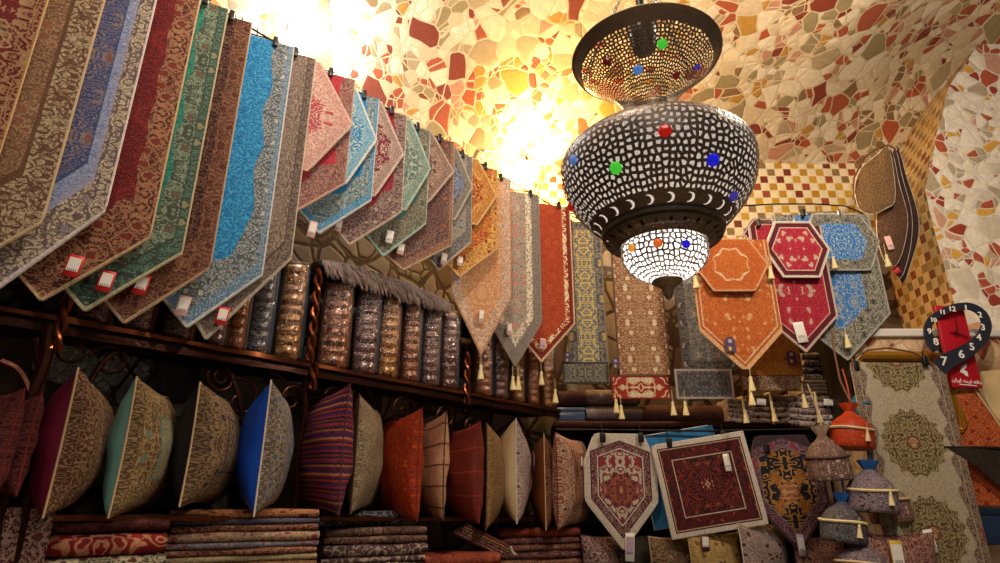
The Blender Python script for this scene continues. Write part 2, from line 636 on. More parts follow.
def uprime(phi):
    r = U * math.cos(phi) + NL * math.sin(phi)
    return r, math.atan2(r.y, r.x)


def plane_xy(px, py, base, r):
    """local x, z of a pixel on the upright plane through base along r"""
    n = Vector((-r.y, r.x, 0))
    p = hit(px, py, base, n)
    return (p - base).dot(r), p.z - base.z


def runner(name, label, cat, mat, trim, base, rz, hw, drop, length, group=None, seed=0.0, amp=.006, th=.009, flat=0.0, full=.6, cut=True):
    """long cloth with a pointed lower end, folded over its hanger; base = the point"""
    t = thing(name, label, cat, base, rz, group)
    mb = MB(); mb.seed = seed
    rows = [(0, -max(flat, .004), max(flat, .004)), (drop, -hw, hw), (length, -hw, hw)]
    HH = length + full
    K = drop / hw if flat == 0 else drop / (hw - flat)
    loop = sheet(mb, rows, th, lambda x, z: (x, z - HH), (hw, HH, K if drop > .01 else 0.0), ripple(amp, seed))
    mb.build('cloth', mat, t)
    if trim: hem_pipe(loop, trim, t)
    return t


def panel(name, label, cat, mat, trim, base, rz, hw, hh, group=None, seed=0.0, amp=.004, th=.008, rot=0.0):
    """rectangular cloth; base = middle of its lower edge"""
    t = thing(name, label, cat, base, rz, group, rot=(0, rot, rz) if rot else None)
    mb = MB(); mb.seed = seed
    loop = sheet(mb, [(0, -hw, hw), (2 * hh, -hw, hw)], th, lambda x, z: (x, z - hh), (hw, hh, 0.0), ripple(amp, seed))
    mb.build('cloth', mat, t)
    if trim: hem_pipe(loop, trim, t)
    return t


def hexmat(name, label, cat, mat, trim, base, rz, hw, hh, group=None, seed=0.0, flat=.5, amp=.003, th=.008, rot=0.0, r=.0024):
    """six-sided place mat hanging by a flat edge, points to left and right; base = middle of its lower edge"""
    t = thing(name, label, cat, base, rz, group, rot=(0, rot, rz) if rot else None)
    mb = MB(); mb.seed = seed
    f = hw * flat
    loop = sheet(mb, [(0, -f, f), (hh, -hw, hw), (2 * hh, -f, f)], th, lambda x, z: (z - hh, x), (hh, hw, (hw - f) / hh), ripple(amp, seed))
    mb.build('mat_cloth', mat, t)
    if trim: hem_pipe(loop, trim, t, r)
    return t


# ------------------------------------------------------------------ cushions
def cushion(label, front, back, trim, box, base_z, d=-.07, side=1, alpha=None, name='cushion', cat='cushion', group='cushions on the left shelf',
            seed=1.0, size=None, T=None, wrinkle=.010, lean=0.0, point=None, pinch=.085, tag=None, f=None):
    x0, x1, y0, y1 = box
    xc = (x0 + x1) / 2
    c = point if point is not None else LW(xc, (y0 + y1) / 2, d)
    up = hit(xc, y0, c, Vector((c.x, c.y, 0)).normalized())
    lo = hit(xc, y1, c, Vector((c.x, c.y, 0)).normalized())
    S = size or (up.z - lo.z)
    zc = lo.z + S / 2 if base_z is None else base_z + S / 2
    view = Vector((-c.x, -c.y, 0)).normalized()
    rv = Vector((-view.y, view.x, 0)) * 1.0
    if rv.x < 0: rv = -rv
    dist = math.hypot(c.x, c.y)
    Wm = (hit(x1, (y0 + y1) / 2, c, view) - hit(x0, (y0 + y1) / 2, c, view)).length
    if f is not None:
        q = max(-.92, min(.92, abs(.5 - f) * Wm / (S * .5)))
        alpha = math.asin(q); side = 1 if f <= .5 else -1
        T = T or max(S * .12, math.sqrt(max(.0001, (Wm / 2) ** 2 - (S * .5 * q * .62) ** 2)) * .98)
    else:
        T = T or S * .17
        alpha = math.radians(alpha or 10)
    N = rv * (math.cos(alpha) * side) + view * math.sin(alpha)
    rz = math.atan2(N.x, -N.y)
    t = thing(name, label, cat, (c.x, c.y, zc - S / 2), rz, group, rot=(lean, 0, rz))
    h = S / 2
    n = 22
    def pt(a, b, sgn):
        x = h * a * (1 - pinch * (1 - b * b)); z = h * b * (1 - pinch * (1 - a * a))
        q = max(0, (1 - a * a) * (1 - b * b)) ** .5
        w = mnoise.noise(Vector((a * 1.7, b * 1.7, seed * 5 + sgn))) * wrinkle * (q ** .5) * 1.6
        # puckers running in from the corners
        w += wrinkle * .5 * math.sin((a * b) * 14 + seed) * q * (1 - q)
        return (x, sgn * (T * q + .001) + w * sgn, z + h)
    for sgn, nm, mat in ((-1, 'front_cover', front), (1, 'back_cover', back)):
        mb = MB(); mb.seed = seed
        vs, tx = [], []
        for j in range(n + 1):
            for i in range(n + 1):
                a, b = -1 + 2 * i / n, -1 + 2 * j / n
                # crowd the samples towards the seam
                a = math.sin(a * PI / 2) * .6 + a * .4; b = math.sin(b * PI / 2) * .6 + b * .4
                p = pt(a, b, sgn); vs.append(p); tx.append((h * a, h * b))
        fs = [(j * (n + 1) + i, j * (n + 1) + i + 1, (j + 1) * (n + 1) + i + 1, (j + 1) * (n + 1) + i) for j in range(n) for i in range(n)]
        mb.add(vs, fs, tx, (h, h, 0.0))
        mb.build(nm, mat, t)
    pts = []
    for k in range(4):
        for i in range(14):
            q = -1 + 2 * i / 14
            a, b = ((q, -1), (1, q), (-q, 1), (-1, -q))[k]
            p = pt(a, b, 1); pts.append((p[0], 0, p[2]))
    mb = MB(); mb.tube(pts, .0028, 5, closed=True)
    mb.build('piping', trim, t)
    return t, S, T


# ------------------------------------------------------------------ folded cloth
def folded(name, label, cat, mat, loc, rz, w, dep, h, group, seed=0.0, layers=2, sag=0.0, skew=0.0, edge=None):
    """a cloth folded flat: rounded front fold, leaves showing at the ends"""
    t = thing(name, label, cat, loc, rz, group)
    mb = MB(); mb.seed = seed
    n, ne = 18, 5
    lh = h / layers
    prof = []
    # closed profile in y (depth) / z, rounded fold at the front for every leaf
    for l in range(layers):
        for k in range(ne + 1):
            a = -PI / 2 + PI * k / ne
            prof.append((-dep / 2 + lh / 2 - lh / 2 * math.cos(a), l * lh + lh / 2 + lh / 2 * math.sin(a) * .96))
    prof.append((dep / 2, h)); prof.append((dep / 2, 0))
    m = len(prof)
    vs, tx = [], []
    for i in range(n + 1):
        x = -w / 2 + w * i / n
        e = 1 - abs(2 * i / n - 1) ** 8 * .15
        zz = sag * (2 * i / n - 1) ** 2 * (-1) + .35 * h * .2 * mnoise.noise(Vector((x * 9, seed * 4, 0)))
        yy = .012 * mnoise.noise(Vector((x * 6, seed * 7, 3)))
        for k, (y, z) in enumerate(prof):
            vs.append((x + skew * (z / h), y + yy, z * e + zz + (h * .5) * (1 - e)))
            tx.append((x, z * 1.3 + y * .8 + seed * .37))
    fs = [(i * m + k, (i + 1) * m + k, (i + 1) * m + (k + 1) % m, i * m + (k + 1) % m) for i in range(n) for k in range(m)]
    fs.append(tuple(range(m))); fs.append(tuple(n * m + k for k in range(m - 1, -1, -1)))
    mb.add(vs, fs, tx, (w / 2, 5.0, 0.0))
    mb.build('folded_cloth', mat, t)
    return t
# ------------------------------------------------------------------ materials
M.ink = plain('ink', '#20222a', .6, noise=.0)
M.cream_thread = plain('cream_thread', '#e2d3a0', .8)
M.purple = plain('purple_board', '#4a3a5c', .5)
M.lilac = plain('lilac_board', '#b9a0b8', .5)
M.yellow = plain('yellow_board', '#cfae3a', .5)
M.trim_gold = plain('trim_gold', '#c9b08a', .5)
M.trim_white = plain('trim_white', '#d8d2c6', .55)
M.trim_dark = plain('trim_dark', '#4a3026', .6)
M.trim_red = plain('trim_red', '#6e241e', .6)
M.white_card = plain('white_card', '#efece8', .45, noise=.03)
M.red_card = plain('red_card', '#d0282c', .45, noise=.05)
M.pink_card = plain('pink_card', '#e3b9b4', .45, noise=.05)
M.iron = plain('bronzed_iron', '#3a1c10', .36, metal=.75, noise=.3, nscale=60, bmp=.2)
M.copper = plain('copper', '#7a4226', .3, metal=.9, noise=.25, nscale=60)
M.black_iron = plain('black_iron', '#17130f', .45, metal=.5)
M.black_plastic = plain('black_plastic', '#15161a', .35)
M.wood = plain('dark_wood', '#1a0c07', .6, noise=.35, nscale=18, bmp=.25)
M.gold = plain('gilt', '#c08a2c', .3, metal=.75, noise=.25, nscale=50, bmp=.25)
M.chrome = plain('nickel', '#b8b4ac', .3, metal=.9)
M.plaster = plain('white_plaster', '#dcd8d2', .7, noise=.06)

STONES = [(0.0, '#e2d0b0'), (.13, '#b09a78'), (.21, '#ead9bc'), (.31, '#a8543a'), (.39, '#d4bc98'), (.52, '#b98a40'), (.58, '#e4d0ac'), (.64, '#9c8a64'), (.73, '#863c2c'), (.80, '#c08a70'), (.87, '#8a6a48'), (.92, '#dcc8a6'), (.95, '#b05638')]
WHITESTONES = [(0.0, '#f0e6d2'), (.24, '#d8ccb6'), (.34, '#f2e8d6'), (.48, '#b5583c'), (.58, '#dca94c'), (.68, '#efe2cc'), (.78, '#b8a78c'), (.86, '#a04030'), (.92, '#cf9c84')]
m_ceiling = mosaic('ceiling_mosaic', STONES, 8.2, '#dcc6a0', gw=.03, small=.62)
m_pier = mosaic('pale_mosaic', WHITESTONES, 8.5, '#eadfcf', gw=.03, small=.55)
m_wall = mosaic('dark_stone', [(0, '#8a7c6e'), (.3, '#746252'), (.5, '#94887c'), (.7, '#625040'), (.86, '#9c9084')], 5.0, '#46342a', gw=.05, small=.4)
m_low = mosaic('lower_stone', [(0, '#d7b894'), (.35, '#b98d66'), (.55, '#e3cdb0'), (.75, '#97543c'), (.87, '#c9a27c')], 6.0, '#c9aa86', gw=.03, small=.4)
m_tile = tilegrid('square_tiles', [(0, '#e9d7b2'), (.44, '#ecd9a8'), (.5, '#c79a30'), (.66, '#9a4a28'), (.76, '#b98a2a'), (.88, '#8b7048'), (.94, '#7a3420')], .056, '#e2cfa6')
m_floor = tilegrid('floor_tiles', [(0, '#a89880'), (.5, '#9a8a72')], .4, '#6d6252', ax=('X', 'Y'))


def struct(name, mb, mat, smooth=True):
    return props(mb.build(name, mat, None, smooth), kind='structure')


# floor
mb = MB(); mb.add([(-4, -2.5, 0), (5, -2.5, 0), (5, 4.2, 0), (-4, 4.2, 0), (-4, -2.5, -.1), (5, -2.5, -.1), (5, 4.2, -.1), (-4, 4.2, -.1)],
                  [(0, 1, 2, 3), (7, 6, 5, 4), (0, 4, 5, 1), (1, 5, 6, 2), (2, 6, 7, 3), (3, 7, 4, 0)])
struct('floor', mb, m_floor, False)

# ceiling: a shell springing from the left wall and from the back wall
def smin(a, b, k=.25):
    h = max(k - abs(a - b), 0) / k
    return min(a, b) - h * h * k * .25
def sstep(a, b, x):
    q = max(0, min(1, (x - a) / (b - a))); return q * q * (3 - 2 * q)
def ceil_z(x, y):
    p = Vector((x, y, 0))
    dl = max(0, d_of(p) - WALL_D)
    db = max(0, BACK_Y - y)
    zl = 1.80 + 1.2 * (1 - math.exp(-dl / .30))
    zb = 2.21 + .50 * (1 - math.exp(-db / .75)) + .55 * sstep(1.9, 3.2, x) * (1 - math.exp(-db / .35))
    bump_ = .012 * mnoise.noise(Vector((x * 3, y * 3, 0)))
    return EYE + smin(zl, zb, .5) + bump_

def ceil_hit(px, py):
    r = ray(px, py)
    t = .5
    while t < 8:
        p = O + r * t
        if p.z >= ceil_z(p.x, p.y): return p
        t += .01
    return O + r * 3

corner_s = None
# point where left wall meets back wall
q = PL + NL * WALL_D
tt = (BACK_Y - q.y) / U.y
CORNER = q + U * tt
mb = MB()
vs, fs = [], []
rowsY = [BACK_Y - .0 - (i / 46) ** 1.5 * 4.6 for i in range(47)]
nX = 64
for y in rowsY:
    # x of the left wall at this y
    xl = q.x + (y - q.y) / U.y * U.x
    xl = max(xl, -3.4)
    for i in range(nX + 1):
        x = xl + (4.6 - xl) * (i / nX) ** 1.8
        vs.append((x, y, ceil_z(x, y)))
W_ = nX + 1
for j in range(len(rowsY) - 1):
    for i in range(nX):
        fs.append((j * W_ + i, j * W_ + i + 1, (j + 1) * W_ + i + 1, (j + 1) * W_ + i))
mb.add(vs, fs)
n0 = len(vs)
mb.add([(a, b, c + .12) for a, b, c in vs], [tuple(reversed(f)) for f in fs])
ce = struct('ceiling', mb, m_ceiling)

# left wall: dark stone low down, mosaic above the top shelf
def wall_slab(name, a, b, z0, z1, mat, th=.15):
    d = (b - a).normalized(); nrm = Vector((-d.y, d.x, 0))
    m_ = MB()
    p = [a, b, b + nrm * th, a + nrm * th]
    m_.add([(v.x, v.y, z0) for v in p] + [(v.x, v.y, z1) for v in p], [(0, 1, 5, 4), (1, 2, 6, 5), (2, 3, 7, 6), (3, 0, 4, 7), (4, 5, 6, 7), (3, 2, 1, 0)])
    return struct(name, m_, mat, False)
A0 = q - U * 4.6
wall_slab('wall_left', A0, CORNER + U * .2, 0, 2.86, m_wall)
wall_slab('wall_left_upper', A0, CORNER + U * .2, 2.86, 3.5, m_ceiling)
# back wall, with a band of square tiles under the vault
wall_slab('wall_back', Vector((CORNER.x - .2, BACK_Y, 0)), Vector((4.4, BACK_Y, 0)), 0, 2.86, m_wall)  # dark stone here stands in for the shadows between the hanging cloths
wall_slab('wall_back_upper', Vector((CORNER.x - .2, BACK_Y, 0)), Vector((4.4, BACK_Y, 0)), 2.86, 3.8, m_tile)

# right pier: pale mosaic face, tiled jamb, low wall with white ledge
SILL_Z = BW(930, 333, PIER_Y - .04).z
edge = [(924, 345), (924, 190), (936, 135), (949, 88), (970, 57), (990, 30), (1010, 5)]
ep = [BW(x, y, PIER_Y) for x, y in edge]
ep[0].x = ep[1].x
e2 = []
for a, b in zip(ep, ep[1:]):
    for k in range(4): e2.append(a.lerp(b, k / 4))
e2.append(ep[-1])
mb = MB()
n = len(e2)
wob = [.018 * mnoise.noise(Vector((p.z * 9, 1.3, 0))) for p in e2]
front = [(p.x + w, PIER_Y, p.z) for p, w in zip(e2, wob)]
far = [(4.6, PIER_Y, p.z) for p in e2]
mb.add(front + far, [(i, n + i, n + i + 1, i + 1) for i in range(n - 1)])
struct('wall_right', mb, m_pier, False)
mb = MB()
back = [(p.x + w + .03, BACK_Y + .02, p.z + (.0)) for p, w in zip(e2, wob)]
mb.add(front + back, [(i, i + 1, n + i + 1, n + i) for i in range(n - 1)])
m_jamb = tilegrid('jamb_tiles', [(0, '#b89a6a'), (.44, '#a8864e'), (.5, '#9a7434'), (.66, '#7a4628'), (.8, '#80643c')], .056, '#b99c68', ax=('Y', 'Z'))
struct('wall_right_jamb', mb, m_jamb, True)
mb = MB(); mb.add([(1.86, PIER_Y - .05, 0), (4.6, PIER_Y - .05, 0), (4.6, BACK_Y, 0), (1.86, BACK_Y, 0), (1.86, PIER_Y - .05, SILL_Z), (4.6, PIER_Y - .05, SILL_Z), (4.6, BACK_Y, SILL_Z + .03), (1.86, BACK_Y, SILL_Z + .03)],
                  [(0, 1, 5, 4), (1, 2, 6, 5), (2, 3, 7, 6), (3, 0, 4, 7), (4, 5, 6, 7), (3, 2, 1, 0)])
struct('wall_right_lower', mb, m_low, False)
mb = MB(); mb.rbox((3.2, PIER_Y - .055, SILL_Z - .005), (2.7, .035, .045), .008)
struct('trim_1', mb, M.plaster, False)

# ------------------------------------------------------------------ lights
def point(name, loc, energy, col, r):
    l = bpy.data.lights.new(name, 'POINT'); l.energy = energy; l.color = col; l.shadow_soft_size = r
    o = bpy.data.objects.new(name, l); COL.objects.link(o); o.location = loc; return o
def area(name, loc, target, energy, col, sx, sy):
    l = bpy.data.lights.new(name, 'AREA'); l.energy = energy; l.color = col; l.shape = 'RECTANGLE'; l.size = sx; l.size_y = sy
    o = bpy.data.objects.new(name, l); COL.objects.link(o); o.location = loc
    o.rotation_euler = (Vector(target) - Vector(loc)).to_track_quat('-Z', 'Y').to_euler(); return o

w = bpy.data.worlds.new('world'); SC.world = w; w.use_nodes = True
bg = w.node_tree.nodes['Background']; bg.inputs[0].default_value = (1.0, .86, .72, 1); bg.inputs[1].default_value = .07

# cool white spot lamp high on the left, close to the vault
LEDP = ceil_hit(338, 6)
rl = (O - LEDP).normalized()
LED = LEDP + rl * .16
t = thing('spot_lamp', 'cool white lamp glaring under the mosaic vault above the hanging runners', 'lamp', LED)
mb = MB(); mb.lathe([(.0, -.045), (.022, -.04), (.034, -.02), (.036, .0), (.03, .02), (.018, .035)], 20)
gl = plain('cool_glow', '#f4f8ff', .4, noise=0, em=9.0)
mb.build('bulb', gl, t)
mb = MB(); mb.lathe([(.018, .033), (.02, .04), (.02, .075), (.012, .085), (.012, .12)], 16)
mb.build('socket', M.white_card, t)
point('spot_lamp_light', LED + Vector((0, 0, -.06)), 26, (.86, .93, 1.0), .04)
# warm bare bulb on a bracket
bq = ceil_hit(541, 157); bq2 = hit(541, 157, Vector((0, BACK_Y, 0)), Vector((0, 1, 0))); bq3 = LW(541, 157, WALL_D)
BYY = min(bq.y, bq2.y, bq3.y if bq3.y > 1 else 9) - .22
BULB = hit(541, 157, Vector((0, BYY, 0)), Vector((0, 1, 0)))
BR = hit(484, 152, Vector((0, BYY - .1, 0)), Vector((0, 1, 0)))
SOCK = hit(522, 154, Vector((0, BYY - .02, 0)), Vector((0, 1, 0)))
print('bulb y', BYY, bq.y, bq2.y, bq3.y)
t = thing('bare_bulb', 'glowing warm bare bulb in a white socket on a curved cable', 'light bulb', BULB)
R = Matrix.Rotation(PI / 2, 3, 'Y') @ Matrix.Rotation(.1, 3, 'X')
mb = MB(); mb.lathe([(.0, -.07), (.026, -.065), (.045, -.046), (.053, -.016), (.046, .016), (.026, .04), (.016, .05)], 20, R=Matrix.Rotation(-PI / 2, 3, 'Y'))
def bulb_glass(name, col, e):
    m, t, b, out = new_mat(name)
    tr = t.n('ShaderNodeBsdfTransparent'); em = t.n('ShaderNodeEmission'); ad = t.n('ShaderNodeMixShader')
    em.inputs[0].default_value = srgb(col); em.inputs[1].default_value = e; ad.inputs[0].default_value = .4
    t.nt.links.new(tr.outputs[0], ad.inputs[1]); t.nt.links.new(em.outputs[0], ad.inputs[2]); t.nt.links.new(ad.outputs[0], out.inputs[0])
    t.nt.nodes.remove(b)
    return m
wg = bulb_glass('warm_glow', '#ffdf98', 30.0)
mb.build('glass_bulb', wg, t)
mb = MB(); mb.lathe([(.017, .04), (.022, .05), (.022, .08), (.024, .082), (.024, .095), (.015, .105), (.0, .106)], 16, R=Matrix.Rotation(-PI / 2, 3, 'Y'))
mb.build('socket', M.chrome, t)
mb = MB()
a = SOCK - BULB; b_ = BR - BULB
mb.tube([Vector((-.10, 0, 0)), a + Vector((-.03, 0, .02)), a.lerp(b_, .5) + Vector((0, .02, .015)), b_ + Vector((.01, 0, .01)), b_ + Vector((-.02, 0, -.05))], .008, 8)
mb.build('cable', M.white_card, t)
point('bare_bulb_light', BULB + Vector((-.005, -.0, .0)), 95, (1.0, .64, .22), .04)
# unseen shop ceiling lights, inferred behind and above the viewer
area('shop_light', (.3, -.9, 3.1), (.2, 3.4, 1.5), 13, (1.0, .88, .76), 1.2, .5)
point('shop_spot_light', (-.1, 1.0, 3.65), 62, (1.0, .86, .70), .08)
point('pier_fill_light', (1.55, 1.55, 3.2), 84, (1.0, .87, .70), .06)  # unseen lamp added to brighten the pale pier
# ------------------------------------------------------------------ pierced brass hanging lamp
LX, LY = .408, 1.40
def pierced(name, cells_u, cells_v, gap, base, hole_zones=None, rough=.32, cres=None, drops=None, refr=.2):
    """dark metal sheet with real openings: irregular holes laid out round the axis (tex = angle, arc length)"""
    m, t, b, out = new_mat(name)
    at = t.n('ShaderNodeAttribute', attribute_name='tex')
    sp = t.n('ShaderNodeSeparateXYZ'); t.put(sp.inputs[0], at.outputs['Vector'])
    u, v = sp.outputs[0], sp.outputs[1]
    hole = None
    if cells_u:
        cv = t.n('ShaderNodeCombineXYZ'); t.put(cv.inputs[0], t.m('MULTIPLY', u, cells_u)); t.put(cv.inputs[1], t.m('MULTIPLY', v, cells_v))
        vo = t.n('ShaderNodeTexVoronoi', feature='DISTANCE_TO_EDGE', voronoi_dimensions='2D'); t.put(vo.inputs['Vector'], cv.outputs[0])
        vo.inputs['Scale'].default_value = 1.0; vo.inputs['Randomness'].default_value = .62
        hole = t.m('GREATER_THAN', vo.outputs['Distance'], gap)
    if hole_zones:
        z = None
        for a, c in hole_zones:
            q = t.m('MULTIPLY', t.m('GREATER_THAN', v, a), t.m('LESS_THAN', v, c))
            z = q if z is None else t.m('MAXIMUM', z, q)
        hole = t.m('MULTIPLY', hole, z)
    if cres:
        n_, vc, r0 = cres
        fu = t.m('SUBTRACT', t.m('FRACT', t.m('MULTIPLY', u, n_ / (2 * PI))), .5)
        xu = t.m('MULTIPLY', fu, 2 * PI / n_ * refr)
        def disc(dx, dv, r):
            a = t.m('SUBTRACT', xu, dx); c = t.m('SUBTRACT', v, vc + dv)
            return t.m('LESS_THAN', t.m('SQRT', t.m('ADD', t.m('MULTIPLY', a, a), t.m('MULTIPLY', c, c))), r)
        cr = t.m('MULTIPLY', disc(0, 0, r0), t.m('SUBTRACT', 1.0, disc(-r0 * .45, .0, r0 * .9)))
        hole = t.m('MAXIMUM', hole, cr)
    if drops:
        for n_, vc, w_, h_ in drops:
            fu = t.m('SUBTRACT', t.m('FRACT', t.m('MULTIPLY', u, n_ / (2 * PI))), .5)
            xu = t.m('DIVIDE', t.m('MULTIPLY', fu, 2 * PI / n_ * refr), w_)
            c = t.m('DIVIDE', t.m('SUBTRACT', v, vc), h_)
            dr = t.m('LESS_THAN', t.m('ADD', t.m('MULTIPLY', xu, xu), t.m('MULTIPLY', c, c)), 1.0)
            hole = dr if hole is None else t.m('MAXIMUM', hole, dr)
    co = t.n('ShaderNodeTexCoord').outputs['Object']
    nz = t.noise(co, 40.0, 3.0, .6)
    c = srgb(base)
    t.put(b.inputs['Base Color'], t.mix(tuple(x * .55 for x in c[:3]) + (1,), c, nz))
    P(b, rough=.42, metal=.65)
    pit = t.n('ShaderNodeTexVoronoi'); t.put(pit.inputs['Vector'], co); pit.inputs['Scale'].default_value = 130.0
    bump(t, b, pit.outputs['Distance'], .4, .002)
    if hole is not None:
        tr = t.n('ShaderNodeBsdfTransparent'); mx = t.n('ShaderNodeMixShader')
        t.put(mx.inputs[0], hole)
        t.nt.links.new(b.outputs[0], mx.inputs[1]); t.nt.links.new(tr.outputs[0], mx.inputs[2])
        t.nt.links.new(mx.outputs[0], out.inputs[0])
    return m

def liner_mat(name, col):
    m, t, b, out = new_mat(name)
    d = t.n('ShaderNodeBsdfDiffuse'); d.inputs[0].default_value = srgb(col)
    tl = t.n('ShaderNodeBsdfTranslucent'); tl.inputs[0].default_value = srgb(col)
    mx = t.n('ShaderNodeMixShader'); mx.inputs[0].default_value = .5
    t.nt.links.new(d.outputs[0], mx.inputs[1]); t.nt.links.new(tl.outputs[0], mx.inputs[2]); t.nt.links.new(mx.outputs[0], out.inputs[0])
    t.nt.nodes.remove(b)
    return m

def smooth_prof(pr, k=3):
    out = []
    n = len(pr)
    for i in range(n - 1):
        p0, p1, p2, p3 = pr[max(0, i - 1)], pr[i], pr[i + 1], pr[min(n - 1, i + 2)]
        for j in range(k):
            q = j / k
            f = lambda a, b, c, d: .5 * (2 * b + (c - a) * q + (2 * a - 5 * b + 4 * c - d) * q * q + (3 * b - a - 3 * c + d) * q ** 3)
            out.append((max(.0005, f(p0[0], p1[0], p2[0], p3[0])), f(p0[1], p1[1], p2[1], p3[1])))
    out.append(pr[-1]); return out

bowl_p = smooth_prof([(.066, .965), (.067, .99), (.075, 1.02), (.093, 1.052), (.125, 1.088), (.165, 1.124), (.199, 1.16)])
body_p = smooth_prof([(.142, .634), (.165, .652), (.192, .68), (.22, .716), (.24, .757), (.2484, .80), (.2475, .826), (.238, .848), (.215, .868), (.175, .884), (.125, .894), (.078, .900)])
cup_p = smooth_prof([(.033, .503), (.050, .511), (.072, .521), (.092, .538), (.104, .558), (.107, .578), (.104, .598)])
ZB = .455
lamp = thing('hanging_lamp', 'large pierced metal lantern with coloured glass gems hanging in front of the vault', 'lamp', (LX, LY, EYE + ZB))
sh = lambda pr: [(r, z - ZB) for r, z in pr]
m_bowl = pierced('pierced_bowl', 92 / (2 * PI), 106.0, .235, '#9c8a78', [(.02, .215)], refr=.15)
arc = 0
def arclen(pr): return sum(math.hypot(a[0] - b[0], a[1] - b[1]) for a, b in zip(pr, pr[1:]))
m_body = pierced('pierced_body', 94 / (2 * PI), 62.0, .245, '#80736a', [(.046, .250)], cres=(22, .025, .0125), refr=.165)
m_cup = pierced('pierced_cup', 46 / (2 * PI), 72.0, .16, '#8f8578', [(.004, .138)], refr=.09)
m_solid = pierced('hammered_metal', 0, 0, 0, '#9c8c74')
m_collar = pierced('collar_metal', 0, 0, 0, '#75695c', drops=[(26, .045, .004, .009)], refr=.12)
mb = MB(); mb.lathe(sh(bowl_p), 72, tex=(1, 1, 0), cap=False); P_bowl = mb.build('flared_bowl', m_bowl, lamp)
mb = MB(); mb.lathe(sh([(.197, 1.158), (.203, 1.160), (.206, 1.166), (.202, 1.172), (.195, 1.168), (.196, 1.160)]), 64, cap=False); mb.build('bowl_rim', m_solid, lamp)
mb = MB(); mb.lathe(sh([(.066, .969), (.073, .966), (.069, .958), (.066, .945), (.066, .925), (.070, .910), (.082, .901), (.074, .897), (.060, .92), (.06, .967)]), 48, cap=False); mb.build('neck', m_solid, lamp)
mb = MB(); mb.lathe(sh(body_p), 96, tex=(1, 1, 0), cap=False); P_body = mb.build('body_shell', m_body, lamp)
m_liner = liner_mat('frosted_liner', '#d8d0c6')
mb = MB(); mb.lathe([(max(.001, r - .008), z - ZB) for r, z in body_p], 48, cap=False); mb.build('frosted_liner', m_liner, lamp)
mb = MB(); mb.lathe(sh([(.146, .637), (.152, .632), (.150, .625), (.142, .622), (.146, .616), (.142, .610), (.128, .606), (.115, .600), (.108, .594), (.103, .596), (.118, .607), (.135, .62), (.138, .635)]), 64, tex=(1, 1, 0), cap=False); mb.build('collar', m_collar, lamp)
mb = MB(); mb.lathe(sh(cup_p), 64, tex=(1, 1, 0), cap=False); P_cup = mb.build('lower_cup', m_cup, lamp)
mb = MB(); mb.lathe([(max(.001, r - .006), z - ZB) for r, z in cup_p], 40, cap=False); mb.build('frosted_cup_liner', m_liner, lamp)
mb = MB(); mb.lathe(sh(smooth_prof([(.0005, .455), (.006, .458), (.011, .468), (.013, .478), (.018, .487), (.027, .494), (.036, .499), (.037, .503), (.033, .506), (.028, .506)])), 32, cap=False); mb.build('finial', m_solid, lamp)
# three chains up to the vault
top = ceil_z(LX, LY) - EYE - ZB
for k in range(3):
    a = k * 2 * PI / 3 + .5
    mb = MB()
    p0 = Vector((.19 * math.cos(a), .19 * math.sin(a), 1.165 - ZB)); p1 = Vector((0, 0, 1.52 - ZB))
    n = 26
    for i in range(n):
        c = p0.lerp(p1, (i + .5) / n); tdir = (p1 - p0).normalized(); L = (p1 - p0).length / n * .72
        e = tdir.orthogonal().normalized() if i % 2 else tdir.cross(tdir.orthogonal()).normalized()
        pts = [c + tdir * (L * math.cos(w)) + e * (.005 * math.sin(w)) for w in [2 * PI * j / 8 for j in range(8)]]
        mb.tube(pts, .0016, 5, closed=True)
    mb.build('chain', M.chrome, lamp)
mb = MB(); mb.lathe([(.0, 1.19 - ZB), (.03, 1.195 - ZB), (.04, 1.22 - ZB), (.04, 1.29 - ZB), (.03, 1.31 - ZB), (.012, 1.315 - ZB), (.012, 1.52 - ZB)], 20); mb.build('lamp_holder', M.black_plastic, lamp)
mb = MB(); mb.lathe([(.055, top), (.05, top - .03), (.015, top - .05), (.008, top - .055), (.008, 1.50 - ZB)], 20); mb.build('hook_rose', M.black_iron, lamp)
# gems set in the metal; their own emission stands in for light from inside
def gem(px, py, prof, col, r=.0135, host=None):
    base = O + Vector((0, 0, 0))
    rr = ray(px, py); best = None
    # march along the sight line to the lathe surface
    tq = .9
    while tq < 2.2:
        p = O + rr * tq
        rad = math.hypot(p.x - LX, p.y - LY); z = p.z - EYE
        for (r0, z0), (r1, z1) in zip(prof, prof[1:]):
            lo, hi = min(z0, z1), max(z0, z1)
            if lo <= z <= hi and hi > lo:
                rs = r0 + (r1 - r0) * (z - z0) / (z1 - z0)
                if rad <= rs:
                    best = (p, Vector(((p.x - LX) / rad, (p.y - LY) / rad, 0)), (r1 - r0) / (z1 - z0)); break
        if best: break
        tq += .001
    if not best: return
    p, nr, sl = best
    nrm = (nr - Vector((0, 0, sl))).normalized()
    Rg = nrm.to_track_quat('Z', 'Y').to_matrix()
    mb = MB()
    mb.lathe([(r, -.002), (r, .003), (r * .72, .0075), (r * .3, .009), (.0, .009)], 8, c=p - Vector((LX, LY, EYE + ZB)), R=Rg)
    mb.build('led' if r < .0085 else 'glass_gem', col, host or lamp, smooth=False)
def gmat(n, c, e=.55):
    return plain(n, c, .12, noise=.1, coat=.5, em=e)
g_red, g_green, g_blue, g_pale, g_amber = gmat('red_glass', '#c81e10', .4), gmat('green_glass', '#46d43c', .6), gmat('blue_glass', '#1a1ee0', .55), gmat('pale_blue_glass', '#5f8fe0', .4), gmat('amber_glass', '#f0a040', .6)
g_dred = gmat('dark_red_glass', '#8a1620', .15); g_dblue = gmat('violet_glass', '#4a42c8', .3)
